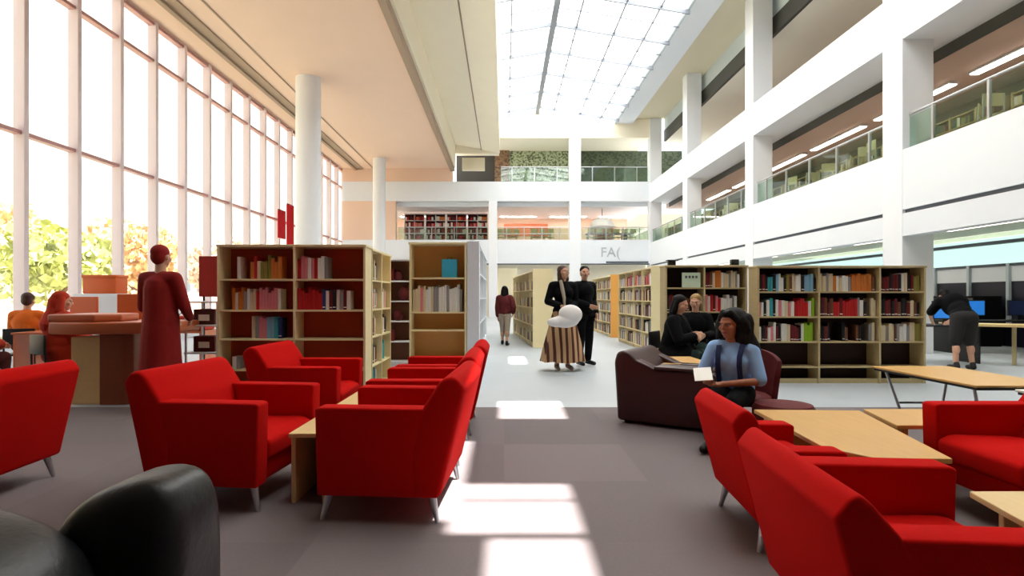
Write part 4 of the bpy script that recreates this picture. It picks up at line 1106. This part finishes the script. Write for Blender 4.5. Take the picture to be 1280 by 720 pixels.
t = thing('cabinet', 'tall white cabinet by the tall windows beyond the reddish desk', 'cabinet', (-7.75, 11.2, 0))
obj('body', box(B(), (-.45, -.25, .05), (.45, .25, 1.34), .01, 2), M['white'], t); obj('plinth', box(B(), (-.42, -.22, 0), (.42, .22, .05)), M['black'], t)
for s in (-1, 1): obj('door', box(B(), (s*.225-.215, -.27, .08), (s*.225+.215, -.2505, 1.3), .004, 1), M['white'], t); 
o = obj('storage_box', box(B(), (-.32, -.18, 0), (.32, .18, .33), .02, 2), M['flare_orange_pl'], None, True); o.location = (-7.75, 11.2, 1.341); tag(o, 'flare-tinted orange box on top of the tall white cabinet by the windows', 'box')
obj('lid', box(B(), (-.335, -.195, .30), (.335, .195, .36), .02, 2), M['flare_orange_pl'], o, True)
o = obj('printer', box(B(), (-.28, -.2, 0), (.28, .2, .22), .03, 3), M['cl_flare_rust'], None, True); o.location = (-4.85, 8.65, .761)
o.location = (-4.87, 8.95, .761); tag(o, 'flare-tinted rust printer at the right end of the reddish desk', 'printer')
obj('paper_tray', box(B(), (-.2, -.26, .06), (.2, -.19, .09), .005, 1), M['paper'], o)
wdesk((-5.5, 5.0, 0), R(4), 'low flare-reddened desk at the left edge in front of the seated people', 1.5, .7, .70, M['cl_flare_rust'])
# papers stacked on it
for i in range(3):
    o = obj('paper_stack', box(B(), (-.15, -.11, 0), (.15, .11, .03+.012*i), .002, 1), M['paper']); o.location = (-5.95+.42*i, 5.05-.05*i, .701); o.rotation_euler = (0, 0, R(12*i-10))
    tag(o, ('stack of papers at the left end of the low reddish desk', 'stack of papers in the middle of the low reddish desk', 'thickest stack of papers, right end of the low reddish desk')[i], 'papers')
# red display board behind the standing person
t = thing('display_board', 'dark red display board behind the person in the long dress', 'board', (-4.08, 8.2, 0), R(-4))
obj('panel', box(B(), (-.27, -.015, 1.28), (.20, .015, 1.86), .01, 2), mat('dark_red_board', (158, 18, 10), .6), t)
for s in (-.2, .14): obj('leg', tube(B(), [(s, 0, 1.28), (s, 0, .0)], .016), M['darksteel'], t, True)
# white metal trolley
t = thing('book_trolley', 'white metal book trolley beside the maple bookcase on the left', 'trolley', (-3.86, 7.55, 0))
for sx in (-.2, .2):
    for sy in (-.2, .2): obj('post', tube(B(), [(sx, sy, .04), (sx, sy, 1.22)], .014), M['white'], t, True)
for z in (.2, .55, .9, 1.2): obj('shelf', box(B(), (-.22, -.22, z), (.22, .22, z+.02), .003, 1), M['white'], t)
for sx in (-.2, .2):
    for sy in (-.2, .2): obj('caster', ell(B(), (sx, sy, .03), (.03, .02, .03), None, 2), M['black'], t, True)
for z, labl, m_ in ((.221, 'dark bundle of papers low on the white trolley', 'black'), (.571, 'maroon bundle of books on the white trolley', 'cl_maroon'), (.921, 'white and dark box high on the white trolley', 'cl_brown')):
    o = obj('document_box', box(B(), (-.15, -.12, 0), (.13, .12, .2), .01, 2), M[m_]); o.location = (-3.86, 7.55, z); tag(o, labl, 'box')
    obj('label_card', box(B(), (-.08, -.1235, .05), (.06, -.1205, .13)), M['paper'], o)
# red banners before the far windows
for i, (y, z0, z1) in enumerate(((24.9, 3.8, 5.0), (25.9, 3.5, 5.4), (27.0, 3.6, 5.3))):
    bm = B(); n = 14
    for q in range(n):
        a, b_ = y-.35+.7*q/n, y-.35+.7*(q+1)/n
        f = lambda v: -9.6+.05*math.sin((v-y)*26)
        bm.faces.new([bm.verts.new(p) for p in ((f(a), a, z0), (f(b_), b_, z0), (f(b_), b_, z1), (f(a), a, z1))])
    bmesh.ops.remove_doubles(bm, verts=bm.verts, dist=.001)
    bmesh.ops.solidify(bm, geom=bm.faces[:], thickness=.02)
    o = obj('banner', bm, mat('red_banner_cloth', (196, 24, 30), .8) if 'ban' not in M else M['ban'], None, True)
    M['ban'] = o.data.materials[0]
    obj('hanging_rod', tube(B(), [(-9.6, y-.4, z1+.01), (-9.6, y+.4, z1+.01)], .02), M['darksteel'], o, True)
    tag(o, 'red cloth banner at the far windows, %s of the three' % ('nearest', 'longest, middle', 'farthest')[i], 'banner')

# ================================================================== right counter, computer desks
t = thing('counter_table', 'long pale counter with metal leg along the right, behind the man bending', 'counter', (0, 0, 0))
obj('worktop', prism(B(), [(8.75, 11.6), (8.62, 11.05), (12.0, 8.6), (12.4, 9.3)], .72, .77, 'z', .006, 2), M['paleoak'], t)
obj('leg', tube(B(), [(9.55, 11.0-.22, 0), (9.55, 11.0-.22, .72)], .035), M['casedark'], t, True); obj('leg', tube(B(), [(12.0, 9.15, 0), (12.0, 9.15, .72)], .035), M['casedark'], t, True)
t.location = (0, 0, 0)
o = obj('book_pile', box(B(), (-.2, -.13, 0), (.2, .13, .05), .01, 2), mat('salmon_paper', (226, 176, 160), .7)); o.location = (10.6, 10.05, .771); o.rotation_euler = (0, 0, R(-30)); tag(o, 'salmon pink papers lying on the pale counter', 'papers')
wdesk((8.25, 11.3, 0), 0, 'dark computer desk in front of the bending man', 1.7, .7, .74, M['black'])
M['scr'] = mat('blue_screen', (36, 110, 190), .3, emit=.6)
def booth(loc, rz, label, scr, on=True):
    t = thing('computer', label, 'computer', loc, rz)
    obj('screen_housing', box(B(), (-.28, -.02, .10), (.28, .03, .46), .01, 2), M['black'], t)
    obj('screen', box(B(), (-.26, -.024, .12), (.26, -.0205, .44)), scr, t)
    obj('stand', box(B(), (-.05, .0, .01), (.05, .05, .15)), M['black'], t); obj('base', box(B(), (-.13, -.08, 0), (.13, .1, .012), .004, 1), M['black'], t)
booth((7.75, 11.4, .741), 0, 'computer with light screen on the dark desk, left of the bending man', mat('pale_screen', (120, 150, 200), .3, emit=.5))
booth((8.72, 11.35, .741), 0, 'computer with blue screen on the dark desk, right of the bending man', M['scr'])
o = obj('folder', box(B(), (-.09, -.03, 0), (.09, .03, .40), .006, 2), M['red']); o.location = (7.62, 11.12, .741); tag(o, 'red folder standing beside the computer left of the bending man', 'folder')
wdesk((11.4, 13.4, 0), 0, 'dark computer desk against the glazed partition at the right', 2.4, .7, .74, M['black'])
booth((10.9, 13.4, .741), 0, 'computer at left on the dark desk by the partition', M['scr'])
booth((12.0, 13.4, .741), 0, 'computer at right on the dark desk by the partition', mat('dark_screen', (26, 34, 60), .25, emit=.3))
t = thing('cabinet', 'row of dark low cabinets beneath the glazing on the right', 'cabinet', (12.45, 18.2, 0))
obj('body', box(B(), (-.35, -3.4, .0), (.35, 3.4, 1.3), .01, 1), M['cl_black'], t)
for i in range(6): obj('door', box(B(), (-.375, -3.35+1.12*i, .06), (-.3505, -2.28+1.12*i, 1.25), .005, 1), M['dark_strip'], t)

# ================================================================== gallery railings
def railing(label, pts, h, nposts, name='railing', mid=False, g=None, glassy=True):
    t = thing(name, label, 'railing', pts[0], 0, g)
    a, b_ = Vector((0, 0, 0)), Vector(pts[1])-Vector(pts[0])
    obj('handrail', tube(B(), [a+V(0, 0, h), b_+V(0, 0, h)], .03, 10), M['steel'], t, True)
    d = (b_-a)
    for i in range(nposts):
        p = a + d*((i+.5)/nposts)
        obj('post', box(B(), (p.x-.03, p.y-.03, 0), (p.x+.03, p.y+.03, h-.02), .005, 1), M['steel'], t)
    if mid: obj('mid_rail', tube(B(), [a+V(0, 0, h*.5), b_+V(0, 0, h*.5)], .015, 8), M['steel'], t, True)
    if glassy:
        n_ = Vector((-d.y, d.x, 0)).normalized()*.006
        bm = B(); cs = [a+n_, b_+n_, b_-n_, a-n_]
        prism(bm, [(v.x, v.y) for v in cs], .04, h-.06, 'z'); obj('glass_panel', bm, M['rail_glass'], t)
bays = list(zip(CYS, CYS[1:]))
bn = ('nearest the camera', 'second from the camera', 'third from the camera', 'farthest from the camera')
for i, (a, b_) in enumerate(bays):
    railing('glass railing of the lower right gallery, bay %s' % bn[i], [(9.15, a+.7, 4.6), (9.15, b_-.02, 4.6)], .80, 5, g='gallery railings')
for lb, x0, x1, z, nm in (('left', -6.6, -.98, 4.8, 'lower'), ('middle', -.38, 4.0, 4.8, 'lower'), ('right', 4.8, 8.95, 4.8, 'lower')):
    railing('railing of the lower back gallery, %s bay' % lb, [(x0, YB+.2, z), (x1, YB+.2, z)], .80, 4, mid=True, g='gallery railings')
for lb, x0, x1 in (('left', -.2, 4.0), ('right', 4.8, 8.95)):
    railing('glass railing of the upper back gallery, %s bay' % lb, [(x0, YB+.2, 8.4), (x1, YB+.2, 8.4)], .95, 3, g='gallery railings')

# ceiling strip lamps of the lower right gallery: they hang under the brown ceiling
M['tube'] = mat('lamp_diffuser', (255, 244, 228), .5, emit=7)
M['tube_fill'] = mat('fill_lamp_diffuser', (255, 248, 236), .5, emit=22)
for i in range(8):
    y0 = 3.8+3.7*i
    t = thing('ceiling_light', 'long strip light on the brown gallery ceiling, %s from the camera' % ORD[i], 'light', (11.6, y0+1.5, 6.83), 0, 'strip lights of the right gallery')
    obj('housing', box(B(), (-.12, -1.55, -.05), (.12, 1.55, .0), .008, 1), M['white'], t); obj('diffuser', box(B(), (-.10, -1.52, -.075), (.10, 1.52, -.0505), .005, 1), M['tube'], t)
for i in range(7):  # fill strips added to brighten the ground floor wall under the gallery
    y0 = 8+3.9*i
    t = thing('ceiling_light', 'added fill strip light under the ground floor ceiling at the right, %s from the camera' % ORD[i], 'light', (11.2, y0+1.5, 3.0), 0, 'added fill strip lights under the right gallery')
    obj('housing', box(B(), (-.14, -1.3, -.04), (.14, 1.3, .0), .008, 1), M['white'], t); obj('diffuser', box(B(), (-.12, -1.27, -.06), (.12, 1.27, -.0405), .005, 1), M['tube'], t)
for i, x in enumerate((-6, -2.5, 1, 4.5, 8)):
    for j, (z, nm) in enumerate(((4.2, 'ground floor'), (6.95, 'lower back gallery'))):  # strips added as fill to brighten the rooms beyond the atrium
        t = thing('ceiling_light', 'added fill strip light on the %s ceiling beyond the atrium, %s from the left' % (nm, ORD[i]), 'light', (x, 40.5, z), 0, 'added fill strip lights at the back')
        obj('housing', box(B(), (-1.3, -.16, -.04), (1.3, .16, .0), .008, 1), M['white'], t); obj('diffuser', box(B(), (-1.27, -.14, -.06), (1.27, .14, -.0405), .005, 1), M['tube_fill'], t)

# chairs and shelving up on the right gallery
def gchair(label, loc, rz, m, group):
    t = thing('gallery_chair', label, 'chair', loc, rz, group)
    obj('seat', box(B(), (-.22, -.22, .44), (.22, .22, .48), .012, 2), m, t)
    bm = B()
    obj('backrest', box(B(), (-.21, .20, .72), (.21, .225, .98), .01, 2), m, t)
    for sx in (-1, 1):
        obj('leg', tube(B(), [(sx*.19, -.19, .44), (sx*.21, -.21, 0)], .016), M['steel'], t, True)
        obj('leg', tube(B(), [(sx*.19, .21, .96), (sx*.19, .20, .44), (sx*.21, .21, 0)], .016), M['steel'], t, True)
    return t
g = 'chairs along the right gallery railing'
gc = None
rnd = random.Random(11)
i = 0
for a, b_ in bays:
    y = a+1.2
    while y < b_-.4:
        loc = (9.75+rnd.uniform(-.05, .3), y, 4.351); rz = R(rnd.uniform(0, 360)); lab_ = 'metal legged chair standing behind the glass railing of the right gallery'
        if gc is None: gc = gchair(lab_, loc, rz, M['casedark'], g)
        else: dup(gc, loc, rz, lab_, g)
        y += rnd.uniform(.75, 1.1); i += 1
# tall shelving against the inner side
gcase = None
M['gshelf'] = mat('dark_olive_shelving', (74, 72, 54), .7)
rnd = random.Random(3)
stuff_b = {}
for j in range(11):
    y = 34.6-2.9*j
    t = thing('gallery_bookcase', 'tall dark bookcase on the right gallery, %s from the far end' % ORD[j], 'bookcase', (12.6, y, 4.351), R(-90), 'bookcases on the right gallery')
    W_ = 2.7
    if gcase is None:
        for xx in (0, .9, 1.8, 2.7): obj('upright', box(B(), (xx-.02, 0, 0), (xx+.02, .4, 2.0)), M['casedark'], t)
        for z in (.1, .5, .9, 1.3, 1.65, 1.97): obj('shelf', box(B(), (.02, .01, z-.03), (W_-.02, .39, z)), M['casedark'], t)
        obj('back_panel', box(B(), (0, .37, 0), (W_, .40, 2.0)), M['gshelf'], t); gcase = t
    else:
        for ch in list(gcase.children):
            c = ch.copy(); col.objects.link(c); c.parent = t
    mw = Matrix.Translation((12.6, y, 4.351)) @ Matrix.Rotation(R(-90), 4, 'Z')
    x = .03
    for z in (.9, 1.3, 1.65):
        x = .03
        while x < 2.6:
            c = rnd.choice('GkyncwGkyn'); hh = rnd.uniform(.2, .28); wd = rnd.uniform(.05, .14)
            if rnd.random() < .8: box(stuff_b.setdefault(c, B()), (x, .04, z+.001), (x+wd-.005, .28, z+hh), M=mw)
            x += wd
bm = B(); mats = []
for i, (c, b_) in enumerate(stuff_b.items()):
    for f in b_.faces: f.material_index = i
    tmp = bpy.data.meshes.new('t'); b_.to_mesh(tmp); b_.free(); bm.from_mesh(tmp); bpy.data.meshes.remove(tmp)
    nm, rgb = BC[c]
    if 'book_'+nm not in M: M['book_'+nm] = mat('book_cover_'+nm.replace(' ', '_'), rgb, .55)
    mats.append(M['book_'+nm])
me = bpy.data.meshes.new('books'); bm.to_mesh(me); bm.free()
for m_ in mats: me.materials.append(m_)
o = bpy.data.objects.new('books', me); col.objects.link(o); tag(o, 'mass of dark books filling the shelving on the right gallery', 'books', None, 'stuff')
bm = B(); box(bm, (13.3, YF, 4.35), (13.5, 47, 6.84)); struct('wall_gallery_inner', bm, mat('dark_olive_wall', (92, 88, 72), .8))

# back gallery: shelving, orange wall, dome lamp
M['salmon'] = mat('salmon_wall', (224, 196, 176), .8); M['orange_wall'] = mat('orange_wall', (216, 132, 98), .8)
bm = B(); box(bm, (-9.9, 42, 4.6), (-.3, 42.2, 6.95)); struct('wall_back_gallery', bm, M['salmon'])
bm = B(); box(bm, (-.3, 42, 4.6), (9.0, 42.2, 6.95)); struct('wall_back_gallery', bm, M['salmon'])
t = thing('wall_panel', 'orange panel on the wall of the lower back gallery, middle bay', 'panel', (1.6, 41.95, 5.7)); obj('panel', box(B(), (-1.6, 0, 0), (1.6, .04, .9), .01, 1), M['orange_wall'], t)
cols_ = 'RrpwRkRrwR'
for i, x in enumerate((-6.6, -5.2, -3.8, -2.4)):
    cs = bookcase('bookcase', 'tall bookcase of red books on the lower back gallery, %s from the left' % ORD[i], (x, 38.2, 4.601), 0, [.65, .65], 2.2, 5, m=M['white'], backm=M['cl_maroon'], group='bookcases on the back gallery')
    far_books('books', cs, (1, 2, 3, 4), 'mass of red and white books in the back gallery bookcase, %s from left' % ORD[i], 'RrpwRkRrwo', .95, .12)
for i, x in enumerate((.2, 2.4, 6.0, 7.6)):
    t = thing('reading_table', 'reading table behind the lower back gallery railing, %s from the left' % ORD[i], 'table', (x, 37.2, 4.601), 0, 'tables on the back gallery')
    obj('tabletop', box(B(), (-.7, -.4, .72), (.7, .4, .76), .006, 1), M['black'] if x > 5 else M['case'], t)
    for sx in (-.6, .6):
        for sy in (-.3, .3): obj('leg', tube(B(), [(sx, sy, 0), (sx, sy, .72)], .03), M['steel'], t, True)
    for q in range(3):
        dup(gc, (x-.5+.5*q, 36.65, 4.601), R(180+10*q), 'metal legged chair behind the railing of the lower back gallery', 'chairs on the back gallery')
t = thing('pendant_lamp', 'large white dome pendant lamp in the lower back gallery, right bay', 'lamp', (6.3, 37.0, 5.75))
obj('lamp_shade', lathe(B(), [(.82, 0), (.80, .12), (.62, .42), (.30, .58), (.06, .62), (.05, .60), (.28, .55), (.58, .39), (.77, .10), (.79, .0)], n=40, cap=False), M['paper'], t, True)
obj('cord', tube(B(), [(0, 0, .6), (0, 0, 1.2)], .02), M['black'], t, True); obj('bulb', ell(B(), (0, 0, .35), (.1, .1, .12), None, 2), M['tube'], t, True)
t = thing('sofa', 'orange and dark sofa behind the lower back gallery railing, right bay', 'sofa', (6.9, 38.5, 4.601))
obj('base', box(B(), (-.85, -.35, 0), (1.25, .35, .101)), M['black'], t); obj('seat', box(B(), (-.9, -.4, .1), (1.3, .4, .45), .05, 3), M['black'], t, True); obj('backrest', box(B(), (-.9, .25, .45), (.5, .45, 1.35), .08, 3), M['orange_wall'], t, True); obj('armrest', box(B(), (1.0, -.4, .45), (1.3, .4, .85), .05, 3), M['black'], t, True)

# characters on the back fascia
def txt(s, loc, size, m, rz=0):
    cu = bpy.data.curves.new('t', 'FONT'); cu.body = s; cu.size = size; cu.extrude = .01
    o = bpy.data.objects.new('t', cu); col.objects.link(o)
    dg = bpy.context.evaluated_depsgraph_get(); me = bpy.data.meshes.new_from_object(o.evaluated_get(dg)); bpy.data.objects.remove(o)
    me.materials.clear(); me.materials.append(m)
    o = bpy.data.objects.new('lettering', me); col.objects.link(o); o.location = loc; o.rotation_euler = (R(90), 0, rz)
    return o
o = txt('FA(', (5.95, YB-.015, 3.75), .85, mat('faint_grey_lettering', (178, 182, 188), .6)); tag(o, 'faint grey letters on the white fascia above the right aisle', 'lettering')
t = thing('sign_rail', 'thin dark rail on the white back fascia under the grey letters', 'rail', (6.3, YB-.05, 3.42)); obj('rail', tube(B(), [(0, 0, 0), (2.6, 0, 0)], .05, 8), M['groove'], t, True)
bm = B(); box(bm, (-1.6, YB-.02, 3.28), (XR, YB+.4, 3.34)); struct('trim_71', bm, M['groove'])
# ground floor back partition with bright opening
bm = B(); box(bm, (-9, 36.6, 0), (-.35, 36.8, 4.2)); box(bm, (.85, 36.6, 0), (9, 36.8, 4.2)); box(bm, (-.35, 36.6, 3.1), (.85, 36.8, 4.2)); struct('wall_ground_back', bm, M['cream'])

# ================================================================== outside
bm = B(); box(bm, (-120, -40, -.6), (XW-.31, 120, -.5)); struct('ground_outside', bm, mat('dry_grass', (176, 172, 150), .9, noise=.2, nscale=.5))
bm = B(); box(bm, (20.3, -40, -.6), (80, 120, -.5)); struct('ground_outside', bm, mat('pale_paving', (190, 200, 190), .9))
M['leafy'] = mat('yellow_green_leaves', (196, 200, 124), .8, noise=.3, nscale=.8); M['leafo'] = mat('orange_leaves', (224, 190, 140), .8, noise=.3, nscale=.8)
M['leafp'] = mat('pale_pink_leaves', (222, 200, 182), .8, noise=.2, nscale=.8); M['bark'] = mat('bark', (120, 84, 60), .9)
def tree_mesh(seed, h, r, nb=900):
    rnd = random.Random(seed); bm = B()
    blobs = [(V(rnd.uniform(-.5, .5)*r, rnd.uniform(-.5, .5)*r, h*.62+rnd.uniform(-.35, .35)*r), rnd.uniform(.45, .7)*r) for _ in range(9)]
    for _ in range(nb):
        c, rr = rnd.choice(blobs); u = V(rnd.gauss(0, 1), rnd.gauss(0, 1), rnd.gauss(0, 1)).normalized()
        p = c+u*rr*rnd.uniform(.75, 1.02); s = rnd.uniform(.10, .22)
        q = Euler((rnd.uniform(0, 6), rnd.uniform(0, 6), rnd.uniform(0, 6))).to_matrix()
        bm.faces.new([bm.verts.new(p+q @ V(a*s, b_*s*1.4, 0)) for a, b_ in ((-1, 0), (0, -1), (1, 0), (0, 1))])
    return bm
specs = [(-23, 15, 5.6, 2.6, 'leafy'), (-26, 22, 6.6, 3.0, 'leafy'), (-20.5, 20.5, 5.2, 2.0, 'leafy'), (-27, 29.5, 7.2, 3.0, 'leafo'), (-20, 26, 5.2, 2.1, 'leafy'), (-22.5, 35, 6.4, 2.6, 'leafo'), (-19, 39, 6.0, 2.4, 'leafp'), (-28, 42, 7.4, 3.4, 'leafp'), (-20, 50, 6.6, 3, 'leafp'), (-30, 12, 7, 2.8, 'leafy'), (-26, 60, 8, 3.2, 'leafp')]
for i, (x, y, h, r, m_) in enumerate(specs):
    t = thing('tree', '%s tree outside the tall windows, %s counting from the left' % ({'leafy': 'yellow-green', 'leafo': 'orange-yellow', 'leafp': 'pale pinkish'}[m_], ORD[i]), 'tree', (x, y, -.5), 0, 'trees outside the windows')
    obj('foliage', tree_mesh(i, h, r, 1800), M[m_], t)
    bm = tube(B(), [(0, 0, 0), (.05, 0, h*.35), (0, .1, h*.6)], [.2, .16, .08], 10)
    for a in range(4): tube(bm, [(0, 0, h*.35), (math.cos(a*1.6)*r*.5, math.sin(a*1.6)*r*.5, h*.62)], [.1, .04], 8)
    obj('trunk', bm, M['bark'], t, True)
t = thing('building', 'long low pinkish building beyond the trees outside the windows', 'building', (-46, 45, -.5))
obj('wall', box(B(), (-6, -36, 0), (6, 45, 7.2)), mat('pink_brick', (226, 190, 176), .8, noise=.1, nscale=1), t); obj('roof', box(B(), (-6.3, -36.3, 7.2), (6.3, 45.3, 7.7)), mat('building_roof', (196, 150, 140), .8), t)
for i in range(24): obj('window', box(B(), (6.0, -34+3.2*i, 2.4), (6.06, -32.4+3.2*i, 5.0)), M['groove'], t)
print('BOOKS', nbooks[0], 'OBJECTS', len(bpy.data.objects))
